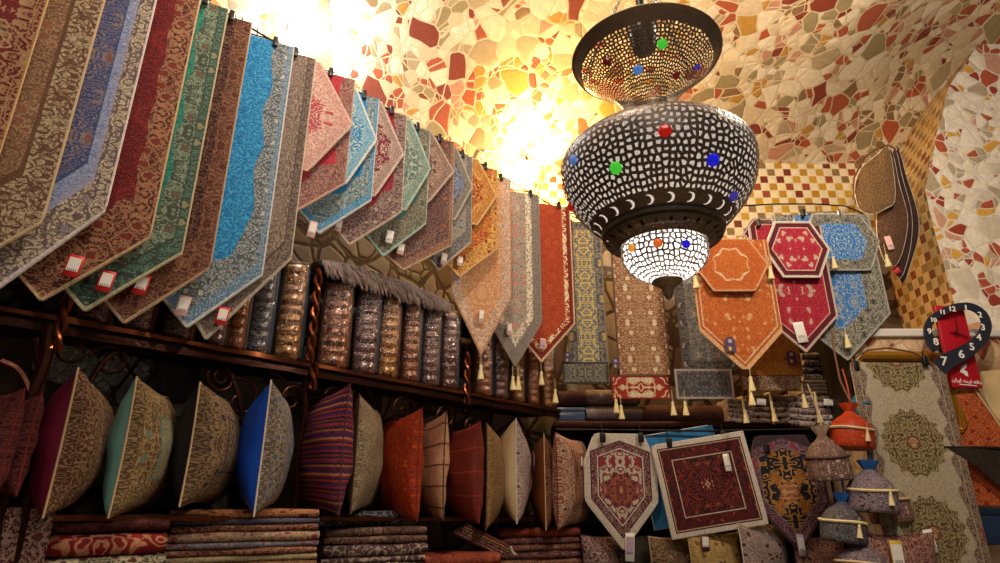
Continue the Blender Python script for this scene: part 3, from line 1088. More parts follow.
for px, py, c, r in ((662, 44, g_green, .0135), (607, 61, g_dred, .012), (638, 70, g_pale, .0135), (676, 75, g_dred, .011), (697, 67, g_dblue, .009)):
    gem(px, py, bowl_p, c, r, P_bowl)
for px, py, c, r in ((665, 131, g_red, .0155), (616, 168, g_green, .0155), (713, 160, g_blue, .0155), (574, 160, g_pale, .013), (571, 207, g_red, .012), (733, 196, g_dblue, .013)):
    gem(px, py, body_p, c, r, P_body)
for px, py, c, r in ((632, 248, g_amber, .0105), (658, 243, plain('orange_glass', '#e86a28', .12, coat=.5, em=.6), .0115), (686, 244, g_blue, .0105)):
    gem(px, py, cup_p, c, r, P_cup)
led = plain('led_glow', '#e8efff', .3, noise=0, em=6.0)
col_p = [(.108, .594), (.115, .600), (.128, .606), (.142, .610), (.146, .616)]
for px in (651, 663, 677):
    gem(px, 235.5, col_p, led, .005 if px == 677 else .008)
point('lantern_light', (LX, LY, EYE + .80), 1.1, (1.0, .95, .90), .05)
point('lantern_cup_light', (LX, LY, EYE + .595), 2.0, (.97, .96, 1.0), .02)
# ------------------------------------------------------------------ cloth along the wire on the left
def B(name, *a, **k): return broc(name, *a, **k)
INF = None
m_paisley = B('multicolour_paisley', [(.006, '#b58a5a', None, ''), (.09, '#6c1c28', '#b08a64', 'both', '#a04428'), (INF, '#7c2c2c', '#b89470', 'both', '#4c5c4c')], side=2.0, scale=17)
m_brown_cream = B('brown_cream', [(.006, '#c8b48e', None, ''), (.13, '#b9a88a', '#6a4a38', 'both', '#8d7a62'), (.15, '#6b4a36', None, ''), (INF, '#7d5a44', '#a98a68', 'fine', '#96604a')], side=2.0, scale=19)
m_blue_cream = B('blue_cream', [(.006, '#d9d2d8', None, ''), (.085, '#cdbfa6', '#6d5f62', 'both', '#8d8296'), (.10, '#9fa3c4', None, ''), (.135, '#7f94c4', '#b3b6cc', 'fine'), (.142, '#3c5688', None, ''), (INF, '#3c5086', '#98847c', 'fine', '#8f5a4e')], side=2.0, scale=21)
m_red_rust = B('red_rust', [(.005, '#cdb08a', None, ''), (.13, '#542820', '#a8785a', 'both', '#7c3426'), (INF, '#5c0c14', '#8c2c2a', 'fine', '#6c181c')], side=2.0, scale=21, amp=.008)
m_teal = B('teal_green', [(.006, '#b8b496', None, ''), (.05, '#5c7c6c', '#34483e', 'both', '#8f8f74'), (.056, '#3c4c44', None, ''), (.15, '#8a9c84', '#46524a', 'both', '#7c5448'), (INF, '#1c7c6c', '#4a9c88', 'fine', '#2a7564')], side=2.0, scale=22, amp=.014, freq=32)
m_dkbrown = B('dark_brown', [(.005, '#b3967a', None, ''), (.1, '#4c2820', '#8c6048', 'both', '#5c2c22'), (INF, '#341a18', '#74503e', 'arab', '#4c2420')], side=2.0, scale=27)
m_blue = B('bright_blue', [(.006, '#cfd4d6', None, ''), (.04, '#4d7fa8', '#aeb8bc', 'fine'), (.13, '#a8b0b4', '#54626c', 'both', '#c8c6bc'), (INF, '#0c70b8', '#3fa8e0', 'both')], side=2.0, scale=25, amp=.018, freq=26)
m_beige = B('grey_beige', [(.006, '#b5a898', None, ''), (.05, '#8a7c72', '#5a4c46', 'both'), (.058, '#5a4a44', None, ''), (.12, '#a49688', '#6d5c54', 'both', '#8c7c70'), (INF, '#a3948c', '#75655e', 'both', '#8f7f78')], side=2.0, scale=27)
m_pinkred = B('rose_lace', [(.006, '#c9a498', None, ''), (.1, '#b08a80', '#7d4e48', 'both', '#9c6a60'), (INF, '#b3283c', '#c8505c', 'fine')], side=2.0, scale=25, amp=.014, freq=30)
m_bluelace = B('blue_lace', [(.006, '#c9d4d8', None, ''), (.03, '#3f8fc0', '#8fb4cc', 'fine'), (.1, '#a5b4b4', '#4f7488', 'both', '#c8c8b4'), (INF, '#1280c2', '#3a9cd4', 'fine')], side=2.0, scale=27, amp=.014, freq=30)
m_maroonlace = B('maroon_lace', [(.006, '#c3ab9c', None, ''), (.1, '#a08c84', '#64484a', 'both', '#b49e90'), (INF, '#8f1f34', '#a5404e', 'fine')], side=2.0, scale=27, amp=.014, freq=30)
m_teallace = B('teal_lace', [(.006, '#9fc0b4', None, ''), (.1, '#94907c', '#5a5c54', 'both', '#7f8a7c'), (INF, '#2f8088', '#5a9c9c', 'fine')], side=2.0, scale=27, amp=.014, freq=30)
m_brownlace = B('brown_lace', [(.006, '#b89a80', None, ''), (.035, '#7a564a', '#b48a6c', 'fine'), (.1, '#8f7264', '#54383a', 'both', '#a5603c'), (INF, '#7c5a54', '#54383a', 'both')], side=2.0, scale=27)
m_greyblue = B('grey_blue', [(.006, '#b8b0a4', None, ''), (.06, '#8c8880', '#5c5c66', 'both'), (INF, '#7c8494', '#a89a80', 'both', '#5c7490')], side=2.0, scale=23)
m_orangegold = B('orange_gold', [(.006, '#d8b070', None, ''), (.07, '#b0703a', '#e0b060', 'both', '#8f3a28'), (INF, '#a83a22', '#d09040', 'both', '#c86a2c')], side=2.0, scale=21)

WMAX_TRIM = [M.trim_gold, M.trim_white]
R24, RZ24 = uprime(PHI)
RUN = {}
def left_runner(key, label, mat, trim, tip, corner, phi=PHI, wd=WIRE_D, top=.055, **kw):
    base = LW(tip[0], tip[1], wd)
    r, rz = uprime(phi)
    hw, drop = plane_xy(corner[0], corner[1], base, r)
    L = WZ - top - base.z
    t = runner('table_runner', label, 'table runner', mat, trim, base, rz, hw, max(.02, drop), L, 'runners hanging along the wire', seed=len(RUN) + 1.0, **kw)
    RUN[key] = (t, base, r, rz, hw, L)
    return t
def left_tag(key, px, py, w=.034, h=.062, front=None, back=None, tilt=0.12):
    t, base, r, rz, hw, L = RUN[key]
    x, z = plane_xy(px, py, base, r)
    card('price_tag', t, x, z, -.026, w, h, front or M.white_card, back or M.red_card, tilt)

left_runner('paisley', 'multicoloured red paisley table runner at the far left edge of the photo', m_paisley, M.trim_gold, (-150, 262), (-8, 178))
left_runner('brown', 'brown and cream scrolled runner hanging left of the blue and cream one', m_brown_cream, M.trim_gold, (-82, 294), (42, 224))
left_runner('bluecream', 'blue runner with a broad cream scrolled border and lilac edge', m_blue_cream, M.trim_white, (-18, 299), (105, 212))
left_runner('red', 'deep red runner with a wide rust brown border and red tag', m_red_rust, M.trim_gold, (41, 300), (150, 239))
left_runner('teal', 'teal green runner with a grey green scalloped border', m_teal, M.trim_gold, (85, 311), (182, 254))
left_runner('dkbrown', 'plain looking dark brown runner hanging between the teal and the bright blue', m_dkbrown, M.trim_gold, (124, 323), (210, 268))
left_runner('blue', 'long bright blue runner with a silver lace border', m_blue, M.trim_white, (187, 327), (262, 276))
left_runner('beige', 'long grey beige runner hanging right of the bright blue one', m_beige, M.trim_white, (206, 339), (291, 259))
for k, x, y in (('red', 75, 269), ('teal', 107, 284), ('dkbrown', 142, 287)):
    left_tag(k, x, y, .036, .062)
left_tag('blue', 183, 308, .034, .064, M.white_card, M.pink_card)
left_tag('beige', 222, 318, .033, .058)
left_runner('rose', 'rose red runner with a faded lace border behind the pink mat', m_pinkred, M.trim_gold, (268, 226), (345, 184))
left_runner('bluel', 'short blue lace edged runner beside the rose red one', m_bluelace, M.trim_white, (319, 233), (371, 201))
left_runner('maroonl', 'maroon runner with a grey lace border', m_maroonlace, M.trim_white, (349, 245), (401, 213))
left_runner('teall', 'short teal runner with a dull green lace border', m_teallace, M.trim_white, (383, 256), (426, 224))
left_runner('brownl', 'short brown lace runner hanging between teal and grey blue ones', m_brownlace, M.trim_gold, (403, 270), (451, 246))
left_runner('greybl', 'narrow grey blue runner beside the orange gold one', m_greyblue, M.trim_gold, (438, 270), (471, 243))
left_runner('orangeg', 'orange and gold runner partly hidden by the peach runner', m_orangegold, M.trim_gold, (459, 277), (497, 249))
left_tag('bluel', 311, 232, .03, .068, M.white_card, M.pink_card)
left_tag('maroonl', 337, 228, .026, .05, M.white_card, M.pink_card)
left_tag('teall', 388, 239, .03, .058, M.white_card, M.white_card)
left_tag('brownl', 399, 251, .03, .052, M.white_card, M.pink_card)
left_tag('greybl', 442, 261, .028, .058, M.white_card, M.pink_card)
left_tag('orangeg', 458, 263, .028, .05, M.white_card, M.pink_card)

def left_mat(key, label, mat, trim, pt, top=.04, off=.03, flat=.42):
    t, base, r, rz, hw, L = RUN[key]
    nrm = Vector((r.y, -r.x, 0))
    c = base + nrm * off
    x, z = plane_xy(pt[0], pt[1], c, r)
    hh = (WZ - top) - (c.z + z)
    loc = c + Vector((0, 0, z - hh))
    hexmat('place_mat', label, 'place mat', mat, trim, loc, rz, x, hh, 'mats hanging on the wire over their runners', seed=random.random() * 9, flat=flat)
mm = lambda n, a, b, c, d: B(n, [(.008, d, None, ''), (.035, a, b, 'fine'), (INF, a, b, 'both', c)], 27, med=[(.62, c, b, 'arab', None)])
left_mat('rose', 'pink six sided place mat hanging over the rose red runner', mm('pink_mat', '#c4938c', '#e0bcb0', '#b8525c', '#d8b8ac'), M.trim_white, (353, 125))
left_mat('bluel', 'blue six sided mat hanging over the blue lace runner', mm('blue_mat', '#5fa8d0', '#b8ccd0', '#2a8cc4', '#d8e0e0'), M.trim_white, (377, 140))
left_mat('maroonl', 'grey maroon six sided mat hanging over the maroon runner', mm('maroon_mat', '#98807c', '#c4aca0', '#7c3440', '#d0bcb0'), M.trim_white, (404, 154))
left_mat('teall', 'grey teal six sided mat hanging over the teal lace runner', mm('teal_mat', '#6c8c88', '#a8b4a4', '#5c7878', '#a8c4b8'), M.trim_white, (431, 169))
left_mat('brownl', 'dusky brown six sided mat hanging over the brown lace runner', mm('brown_mat', '#7c625c', '#b09484', '#644844', '#c0a894'), M.trim_white, (454, 172))
left_mat('greybl', 'grey blue six sided mat hanging over the grey blue runner', mm('greyblue_mat', '#8c8478', '#5c5850', '#7c8cac', '#b0a89c'), M.trim_gold, (473, 187))
left_mat('orangeg', 'orange gold six sided mat beside the white socket', mm('orange_mat', '#b06c34', '#dca858', '#a04428', '#d8b878'), M.trim_gold, (497, 196))

# three pointed runners at the corner, with tassels
m_peach = B('peach', [(.006, '#c09070', None, ''), (.05, '#b89484', '#e0c0a4', 'both', '#a0a098'), (INF, '#cc8c5c', '#dcae84', 'both', '#b0b0a4')], 19)
m_greycream = B('grey_cream', [(.008, '#8c8078', None, ''), (.05, '#8f8680', '#6c6460', 'fine'), (.085, '#e4dac4', '#a09484', 'arab'), (INF, '#8c827c', '#b8aa98', 'both', '#c08c84')], 21)
m_redcream = B('rust_red', [(.008, '#d8b898', None, ''), (.03, '#7c2418', None, ''), (.055, '#a8401f', '#ecd8b0', 'arab', '#ecd8b0'), (INF, '#a8381c', '#c05c30', 'fine', '#b84a28')], 21)
PH2 = math.radians(34)
left_runner('peach', 'peach runner with silvery scrolls and a long pointed end', m_peach, M.trim_gold, (481, 354), (511, 298), phi=PH2, wd=.085, th=.010)
left_runner('greyc', 'grey runner with a cream garland border and pointed end', m_greycream, M.trim_gold, (515, 366), (542, 322), phi=PH2, wd=.095)
left_runner('redc', 'rust red runner with a cream flower border hanging beside the yellow blue panel', m_redcream, M.trim_gold, (541, 362), (575, 324), phi=PH2, wd=.115)
left_tag('peach', 480, 318, .024, .07, M.white_card, M.pink_card, .08)
left_tag('greyc', 508, 330, .026, .062, M.white_card, M.pink_card, .08)
left_tag('redc', 541, 345, .03, .06, M.lilac, M.pink_card, .1)
for k, dx in (('peach', 0), ('greyc', -.012), ('greyc', .016), ('redc', 0)):
    tassel(RUN[k][0], dx, -.055, .0, 1.0, cord=.055)

# wire and clip hangers
mb = MB()
mb.tube([Lp(-4.1, WIRE_D, WZ + .01), Lp(-2.5, WIRE_D, WZ - .004), Lp(-1.2, WIRE_D, WZ - .008), Lp(0.05, WIRE_D, WZ), Lp(.42, WIRE_D + .02, WZ + .03)], .004, 6)
o = mb.build('hanging_wire', M.black_iron)
props(o, 'thin dark wire stretched under the vault from which the runners hang', 'wire')
hl = {'paisley': 'red paisley', 'brown': 'brown and cream', 'bluecream': 'blue and cream', 'red': 'deep red', 'teal': 'teal green', 'dkbrown': 'dark brown', 'blue': 'bright blue', 'beige': 'grey beige',
      'rose': 'rose red', 'bluel': 'blue lace', 'maroonl': 'maroon', 'teall': 'teal lace', 'brownl': 'brown lace', 'greybl': 'grey blue', 'orangeg': 'orange gold', 'peach': 'peach', 'greyc': 'grey garland', 'redc': 'rust red'}
for k, (t, base, r, rz, hw, L) in RUN.items():
    wd = d_of(base)
    h = thing('clip_hanger', 'black clip hanger on the wire holding the %s runner' % hl[k], 'hanger', (base.x, base.y, base.z + L), rz, 'clip hangers along the wire')
    zt = WZ - (base.z + L)
    mb = MB()
    # local offset to the wire
    off = (PL + NL * WIRE_D + U * s_of(base)) - Vector((base.x, base.y, 0)); ly = off.dot(Vector((-r.y, r.x, 0))); lx = off.dot(r)
    pts = [Vector((0, 0, .012)), Vector((lx * .5, ly * .5, zt * .5)), Vector((lx + .0, ly + .012, zt - .006))] + [Vector((lx, ly - .010 * math.sin(a - PI / 2) * 1.0, zt + .004 + .010 * math.cos(a - PI / 2))) for a in [PI * j / 6 for j in range(0, 7)]]
    mb.tube(pts, .0025, 6); mb.build('hook', M.chrome if k in ('rose', 'bluel', 'peach', 'greyc', 'redc') else M.black_iron, h)
    mb = MB(); w2 = min(hw * .72, .17)
    mb.tube([(-w2, 0, .012), (w2, 0, .012)], .0028, 6); mb.build('bar', M.black_iron, h)
    for sx in (-1, 1):
        mb = MB()
        mb.rbox((sx * w2 * .9, -.012, .0), (.018, .010, .05), .004, R=Matrix.Rotation(-.18, 3, 'X'))
        mb.rbox((sx * w2 * .9, .012, .0), (.018, .010, .05), .004, R=Matrix.Rotation(.18, 3, 'X'))
        mb.tube([(sx * w2 * .9 - .01, 0, .012), (sx * w2 * .9 + .01, 0, .012)], .006, 8)
        mb.build('clip', M.black_plastic, h)

# ------------------------------------------------------------------ shelf unit with wrought iron
ZU = LW(280, 361, 0).z + .012            # upper shelf top
def zlow(s): return EYE - .030 - .045 * sstep(-2.6, 0, s)     # sagging lower shelf
ZT = 2.12                                 # top shelf
ZB3 = .93
S0, S1 = -3.4, .05
unit = thing('shelf_unit', 'long dark shelf unit of wood and bronzed iron along the left wall', 'shelves', Lp(S0, WALL_D + .02, 0), RZL)
inv = unit.matrix_basis.inverted() if False else None
def ul(s, d, z):       # unit-local
    return Vector((s - S0, -(d - (WALL_D + .02)), z))
def ubar(mb, s0, s1, d, z0f, w, h, n=14, wob=.004, seed=0):
    """hand-worked beam along the wall"""
    rings = []
    for i in range(n * 4 + 1):
        s = s0 + (s1 - s0) * i / (n * 4)
        z = z0f(s)
        q = mnoise.noise(Vector((s * 5, seed, 0))) * wob; q2 = mnoise.noise(Vector((s * 7, seed, 5))) * wob
        rings.append([ul(s, d - w / 2 + q, z - h / 2 + q2), ul(s, d + w / 2 + q2, z - h / 2 - q), ul(s, d + w / 2 + q, z + h / 2 + q2), ul(s, d - w / 2 - q, z + h / 2 - q2)])
    vs = [p for r in rings for p in r]
    fs = [(i * 4 + j, i * 4 + (j + 1) % 4, i * 4 + 4 + (j + 1) % 4, i * 4 + 4 + j) for i in range(len(rings) - 1) for j in range(4)]
    fs += [(3, 2, 1, 0), tuple(len(vs) - 4 + j for j in range(4))]
    mb.add(vs, fs)
for nm, zf, th in (('upper_board', lambda s: ZU - .014, .028), ('lower_board', lambda s: zlow(s) - .012, .022), ('bottom_board', lambda s: ZB3 - .014, .028), ('top_board', lambda s: ZT - .014, .028)):
    mb = MB(); ubar(mb, S0, S1, -.125 if nm != 'top_board' else -.16, zf, .25 if nm != 'top_board' else .2, th); mb.build(nm, M.wood, unit, False)
mb = MB(); ubar(mb, S0, S1, .012, lambda s: ZU - .010, .016, .014, seed=1, wob=.007); mb.build('upper_edge_rail', M.copper, unit)
mb = MB(); ubar(mb, S0, S1, .006, lambda s: ZU - .040, .016, .020, seed=2, wob=.009); mb.build('upper_lower_rail', M.iron, unit)
mb = MB(); ubar(mb, S0, S1, .010, lambda s: zlow(s) - .012, .018, .014, seed=3, wob=.004); mb.build('lower_edge_rail', M.copper, unit)
mb = MB(); ubar(mb, S0, S1, -.05, lambda s: ZT - .014, .02, .024, seed=4, wob=.006); mb.build('top_edge_rail', M.wood, unit)
def post(px, py, d, z0, z1, twist=True, r=.011):
    s = s_of(LW(px, py, d))
    for ph in ((0, PI) if twist else (0,)):
        mb = MB()
        n = int((z1 - z0) / .012)
        mb.tube([ul(s + (.010 * math.cos(i * .62 + ph) if twist else .006 * math.sin(i * .3)), d + (.010 * math.sin(i * .62 + ph) if twist else 0), z0 + (z1 - z0) * i / n) for i in range(n + 1)], r * (.72 if twist else 1), 7)
        mb.build('twisted_post' if twist else 'post', M.copper if twist else M.iron, unit)
post(24, 430, .02, ZB3 - .4, ZU - .03, False, .016)
post(313, 330, .02, ZU, ZT - .02)
post(312, 390, .02, ZU - .10, ZU)
post(467, 380, .02, ZU - .06, ZT - .2)
post(300, 450, .0, zlow(-1.5), ZU - .03, False, .008)
post(56, 345, .03, ZU - .10, ZU + .06)
def scroll(px, py, d, size, turns=1.6, flip=1, rot=0.0, mat=None, r=.006):
    p = LW(px, py, d); s = s_of(p); z = p.z
    mb = MB(); pts = []
    n = int(26 * turns)
    for i in range(n + 1):
        a = i / n * turns * 2 * PI; q = size * (.18 + .82 * i / n)
        pts.append(ul(s + flip * q * math.cos(a + rot), d, z + q * math.sin(a + rot)))
    mb.tube(pts, lambda k: r * (.7 + .5 * k), 6); mb.build('scroll', mat or M.iron, unit)
for a in ((110, 362, -.02, .055, 1.4, 1, .5), (75, 350, -.01, .06, 1.2, -1, 1.0), (222, 378, -.03, .05, 1.7, -1, 2.2), (240, 400, -.02, .075, 1.0, 1, 2.0), (272, 392, -.02, .07, 1.1, 1, 1.2), (292, 400, -.01, .065, 1.2, -1, 2.6), (336, 402, -.02, .06, 1.4, 1, .2),
          (402, 412, -.02, .07, 1.3, -1, .9), (446, 418, -.02, .065, 1.2, 1, 2.4), (470, 428, -.01, .05, 1.4, -1, .5), (360, 400, -.02, .06, 1.2, -1, 1.5), (345, 330, -.02, .035, 1.3, 1, 1.1)):
    scroll(*a)
def brace(pts, r=.010, mat=None):
    mb = MB(); q = [LW(x, y, d) for x, y, d in pts]
    q = [ul(s_of(p), d_of(p), p.z) for p in q]
    out = []
    for i in range(len(q) - 1):
        for k in range(8):
            t_ = k / 8
            p0, p1, p2, p3 = q[max(0, i - 1)], q[i], q[i + 1], q[min(len(q) - 1, i + 2)]
            out.append(.5 * (2 * p1 + (p2 - p0) * t_ + (2 * p0 - 5 * p1 + 4 * p2 - p3) * t_ ** 2 + (3 * p1 - p0 - 3 * p2 + p3) * t_ ** 3))
    out.append(q[-1]); mb.tube(out, r, 7); mb.build('brace', mat or M.iron, unit)
brace([(0, 362, .0), (18, 372, .01), (30, 398, .02), (32, 432, .02)], .012)
brace([(36, 338, .01), (40, 375, .01), (36, 440, .02), (28, 500, .02), (14, 563, .02)], .011)
brace([(58, 335, .0), (45, 370, .01), (36, 400, .02)], .008)
brace([(128, 345, -.02), (105, 360, -.02), (88, 385, -.02)], .008)
brace([(232, 375, -.03), (238, 395, -.02), (245, 430, -.02)], .009)
brace([(112, 345, -.2), (150, 395, -.2), (180, 420, -.2)], .005)
brace([(150, 345, -.2), (120, 385, -.2), (85, 420, -.2)], .005)
# silver leaf plaques on the stone behind the cushions
m_silver = mosaic('silver_leaf', [(0, '#f0ece4'), (.4, '#d0cac0'), (.7, '#f4f0ea')], 60, '#a49c92', gw=.06, rough=.3)
def plaque(px, py, w, h, label, seed):
    c = LW(px, py, WALL_D + .012)
    mb = MB(); n = 14
    mb.prism([(w / 2 * math.cos(a) * (1 + .18 * mnoise.noise(Vector((math.cos(a), math.sin(a), seed)))), h / 2 * math.sin(a) * (1 + .2 * mnoise.noise(Vector((math.sin(a), seed, 1))))) for a in [2 * PI * k / n for k in range(n)]], -.012, .008)
    o = mb.build('wall_stone', m_silver, None, loc=c, rz=RZL)
    props(o, label, 'stone', 'pale stones in the wall behind the cushions')
plaque(68, 364, .18, .13, 'pale silvery stone set in the wall above the maroon cushion', 1)
plaque(120, 370, .17, .11, 'pale silvery stone in the wall above the teal cushion', 2)
plaque(94, 386, .08, .06, 'small pale stone low between the two larger silvery stones', 3)

# ------------------------------------------------------------------ plastic wrapped packs on the upper shelf
def package_mats(name, c0, c1, c2):
    m, t, b, o = new_mat(name)
    p = patt(t, 34.0)
    c = t.mix(srgb(c0), srgb(c1), p['Fine'])
    c = t.mix(c, srgb(c2), p['Bloom'])
    t.put(b.inputs['Base Color'], c); P(b, rough=.3, spec=.6, metal=.3, coat=.8, coatr=.12)
    return m
def film():
    m, t, b, out = new_mat('clear_film')
    tr = t.n('ShaderNodeBsdfTransparent'); gl_ = t.n('ShaderNodeBsdfGlossy'); gl_.inputs['Roughness'].default_value = .1
    lw = t.n('ShaderNodeLayerWeight'); lw.inputs['Blend'].default_value = .35
    co = t.n('ShaderNodeTexCoord').outputs['Object']
    q = t.n('ShaderNodeBump'); q.inputs['Strength'].default_value = .9; q.inputs['Distance'].default_value = .012
    t.put(q.inputs['Height'], t.noise(co, 34.0, 2.5, .65))
    t.put(gl_.inputs['Normal'], q.outputs[0]); t.put(lw.inputs['Normal'], q.outputs[0])
    mx = t.n('ShaderNodeMixShader')
    t.put(mx.inputs[0], t.m('ADD', .06, t.m('MULTIPLY', lw.outputs['Fresnel'], .45)))
    t.nt.links.new(tr.outputs[0], mx.inputs[1]); t.nt.links.new(gl_.outputs[0], mx.inputs[2]); t.nt.links.new(mx.outputs[0], out.inputs[0])
    t.nt.nodes.remove(b)
    return m
M.film = film()
pk_mats = [package_mats('pack_copper', '#7c4224', '#c07c48', '#54281a'), package_mats('pack_mauve', '#5c3834', '#a07c78', '#44242a'), package_mats('pack_blue', '#5c4c50', '#98a0b0', '#6c4028'), package_mats('pack_gold', '#8c5426', '#cc9444', '#643418'), package_mats('pack_wine', '#4c2220', '#8c5c54', '#381818')]
side_mats = [plain('pack_side_blue', '#46566c', .5), plain('pack_side_brown', '#5c3a2a', .5), plain('pack_side_grey', '#6c645e', .5)]
def package(label, x0, x1, ytop, yref, mi, si, turn=34, d=-.03, zbase=None, h=None):
    zb = ZU if zbase is None else zbase
    xc = (x0 + x1) / 2
    p = LW(xc, yref, d)
    view = Vector((-p.x, -p.y, 0)).normalized()
    W = (hit(x1, yref, p, view) - hit(x0, yref, p, view)).length
    H = h or (hit(xc, ytop, p, view).z - zb)
    R_, rz = uprime(math.radians(turn))
    th, dep = W * .86, .17
    t = thing('wrapped_cloth', label, 'packaged cloth', (p.x, p.y, zb), rz, 'plastic wrapped cloths on the upper shelf')
    lean = 0
    mb = MB(); mb.seed = random.random() * 9
    mb.rbox((0, dep / 2, H / 2), (th, dep, H), .02, tex=(1, 5, 0))
    mb.build('brocade_cloth', pk_mats[mi], t)
    mb = MB(); mb.rbox((th / 2 + .002, dep / 2, H / 2), (.010, dep * .82, H * .93), .004)
    mb.build('lining_fold', side_mats[si], t)
    # spine pleats
    mb = MB(); mb.seed = random.random() * 9
    n = 9
    for k in range(1):
        pts = []
        vs, fs, tx = [], [], []
        m_ = 40; q_ = 9
        for i in range(m_ + 1):
            z = .012 + (H - .024) * i / m_
            for j in range(q_ + 1):
                a = -PI / 2 + PI * j / q_
                rr = .7 + .75 * abs(math.sin(i / m_ * PI * n))
                x = th * .44 * math.sin(a); y = -.016 * math.cos(a) * rr
                vs.append((x, y, z)); tx.append((x, z))
        fs = [(i * (q_ + 1) + j, i * (q_ + 1) + j + 1, (i + 1) * (q_ + 1) + j + 1, (i + 1) * (q_ + 1) + j) for i in range(m_) for j in range(q_)]
        mb.add(vs, fs, tx, (1, 5, 0))
    mb.build('pleated_spine', pk_mats[mi], t)
    mb = MB(); mb.rbox((0, dep / 2 - .012, H / 2 + .002), (th + .02, dep + .035, H + .006), .022)
    mb.build('plastic_sleeve', M.film, t)
package('copper wrapped cloth under the blue runner, its foot only showing', 196, 226, 262, 345, 1, 1)
package('dark wine wrapped cloth behind the tip of the dark brown runner', 158, 192, 262, 330, 4, 1)
package('dark wrapped cloth behind the tips of the teal runner', 118, 152, 262, 325, 1, 1)
package('dark wrapped cloth behind the red runner at the left post', 72, 108, 262, 320, 4, 1)
package('copper wrapped cloth just right of the grey beige runner', 224, 246, 262, 340, 0, 2)
package('silvery blue wrapped cloth standing left of the tall copper one', 246, 272, 262, 330, 2, 0)
package('tall copper wrapped cloth with a blue side beside the twisted post', 275, 305, 262, 320, 3, 0)
package('widest copper and mauve wrapped cloth right of the twisted post', 318, 352, 280, 330, 0, 1)
package('mauve wrapped cloth with a blue side next to the widest one', 352, 380, 287, 340, 1, 0)
package('golden brown wrapped cloth standing under the fur pelt', 377, 401, 294, 340, 3, 1)
package('copper wrapped cloth with a slate blue side', 401, 422, 300, 345, 0, 0)
package('mauve wrapped cloth, the narrow dark one of the row', 421, 441, 306, 350, 1, 2)
package('wine coloured wrapped cloth beside the peach runner', 440, 460, 312, 355, 4, 0)
package('wrapped cloth right behind the tip of the peach runner', 474, 494, 322, 370, 0, 0)
package('wrapped cloth standing between the peach and grey tips', 492, 509, 330, 375, 4, 1)
package('amber wrapped cloth behind the two cream tassels', 511, 526, 338, 385, 3, 0)
package('wrapped cloth left of the rust red tip', 526, 540, 342, 385, 0, 1)
package('wrapped cloth below the rust red tip beside the blue box', 541, 556, 346, 390, 3, 2)

# fur pelt lying on the top shelf and hanging over its edge
pelt = thing('fur_pelt', 'greyish fur pelt hanging over the edge of the top shelf', 'fur pelt', LW(375, 262, .0), RZL)
c0 = LW(375, 262, .0)
path = [(322, 250), (345, 262), (372, 278), (398, 292), (425, 302), (446, 312)]
pp = [LW(x, y, .0) for x, y in path]
mb = MB(); vs, fs = [], []
prof = [(-.16, .03), (-.06, .05), (.0, .045), (.025, .01), (.028, -.03)]
loc = lambda p, d, z: Vector((s_of(p) - s_of(c0), -(d), ZT + z - c0.z))
dense = []
for a, b in zip(pp, pp[1:]):
    for k in range(6): dense.append(a.lerp(b, k / 6))
dense.append(pp[-1])
for i, p in enumerate(dense):
    e = math.sin(PI * min(1, max(0, (i + 2) / (len(dense) + 3)))) ** .5
    for d, z in prof: vs.append(loc(p, d, z * e - .0 + .012))
k_ = len(prof)
fs = [(i * k_ + j, i * k_ + j + 1, (i + 1) * k_ + j + 1, (i + 1) * k_ + j) for i in range(len(dense) - 1) for j in range(k_ - 1)]
mb.add(vs, fs)
mb.build('hide', plain('hide', '#6c5c56', .8), pelt)
mb = MB(); rnd = random.Random(3)
for i in range(1500):
    a = rnd.random() * (len(dense) - 1); j = rnd.random() * (k_ - 1)
    i0, j0 = int(a), int(j)
    va = vs[i0 * k_ + j0].lerp(vs[(i0 + 1) * k_ + j0], a - i0); vb = vs[i0 * k_ + j0 + 1].lerp(vs[(i0 + 1) * k_ + j0 + 1], a - i0)
    p = va.lerp(vb, j - j0)
    out = Vector((rnd.uniform(-.6, .6), -.9, .5 - j * .45 + rnd.uniform(-.3, .3))).normalized()
    L = rnd.uniform(.025, .05)
    mb.tube([p, p + out * L * .5 + Vector((0, 0, -.004)), p + out * L + Vector((0, 0, -.018))], lambda q: .0038 * (1 - q) + .0004, 4, cap=False)
props(mb.build('fur', plain('fur', '#8c7870', .8, noise=.35, nscale=25), pelt), kind='stuff')
# ------------------------------------------------------------------ cushions on the lower shelf
cb = lambda n, a, b, c, d='#8a7458', sc=26: B(n, [(.02, a, b, 'fine'), (.09, a, b, 'both', c), (.095, d, None, ''), (INF, c, b, 'both', a)], sc)
sat = lambda n, c, r=.42: plain(n, c, r, noise=.08, nscale=10, bmp=.12)
k_brown1 = cb('cushion_brocade_rust', '#4c2c20', '#92785a', '#54241e')
k_teal = cb('cushion_brocade_olive', '#54402a', '#9c845c', '#5c7a70', '#4c7a74')
k_black = cb('cushion_brocade_umber', '#463424', '#8c7454', '#342c38', '#2c2830')
k_bluec = cb('cushion_brocade_grey', '#5c5248', '#a09484', '#4a6084', '#7c7468')
S_maroon, S_teal, S_black, S_blue = sat('maroon_satin', '#6c1634'), sat('aqua_satin', '#6fa6a4'), sat('black_satin', '#14141c'), sat('royal_blue_satin', '#1450c8')
def lowcush(label, fm, bm_, tr, box, d=-.03, **k):
    return cushion(label, fm, bm_, tr, box, None, d=d, **k)
lowcush('maroon sided cushion with a rust brown brocade face at the left post', k_brown1, S_maroon, M.trim_gold, (33, 110, 378, 516), f=0.36, seed=1)
lowcush('aqua sided cushion with an olive brocade face', k_teal, S_teal, M.trim_gold, (109, 175, 387, 516), f=0.22, seed=2)
lowcush('black sided cushion with an umber brocade face', k_black, S_black, M.trim_gold, (172, 240, 391, 506), f=0.27, seed=3)
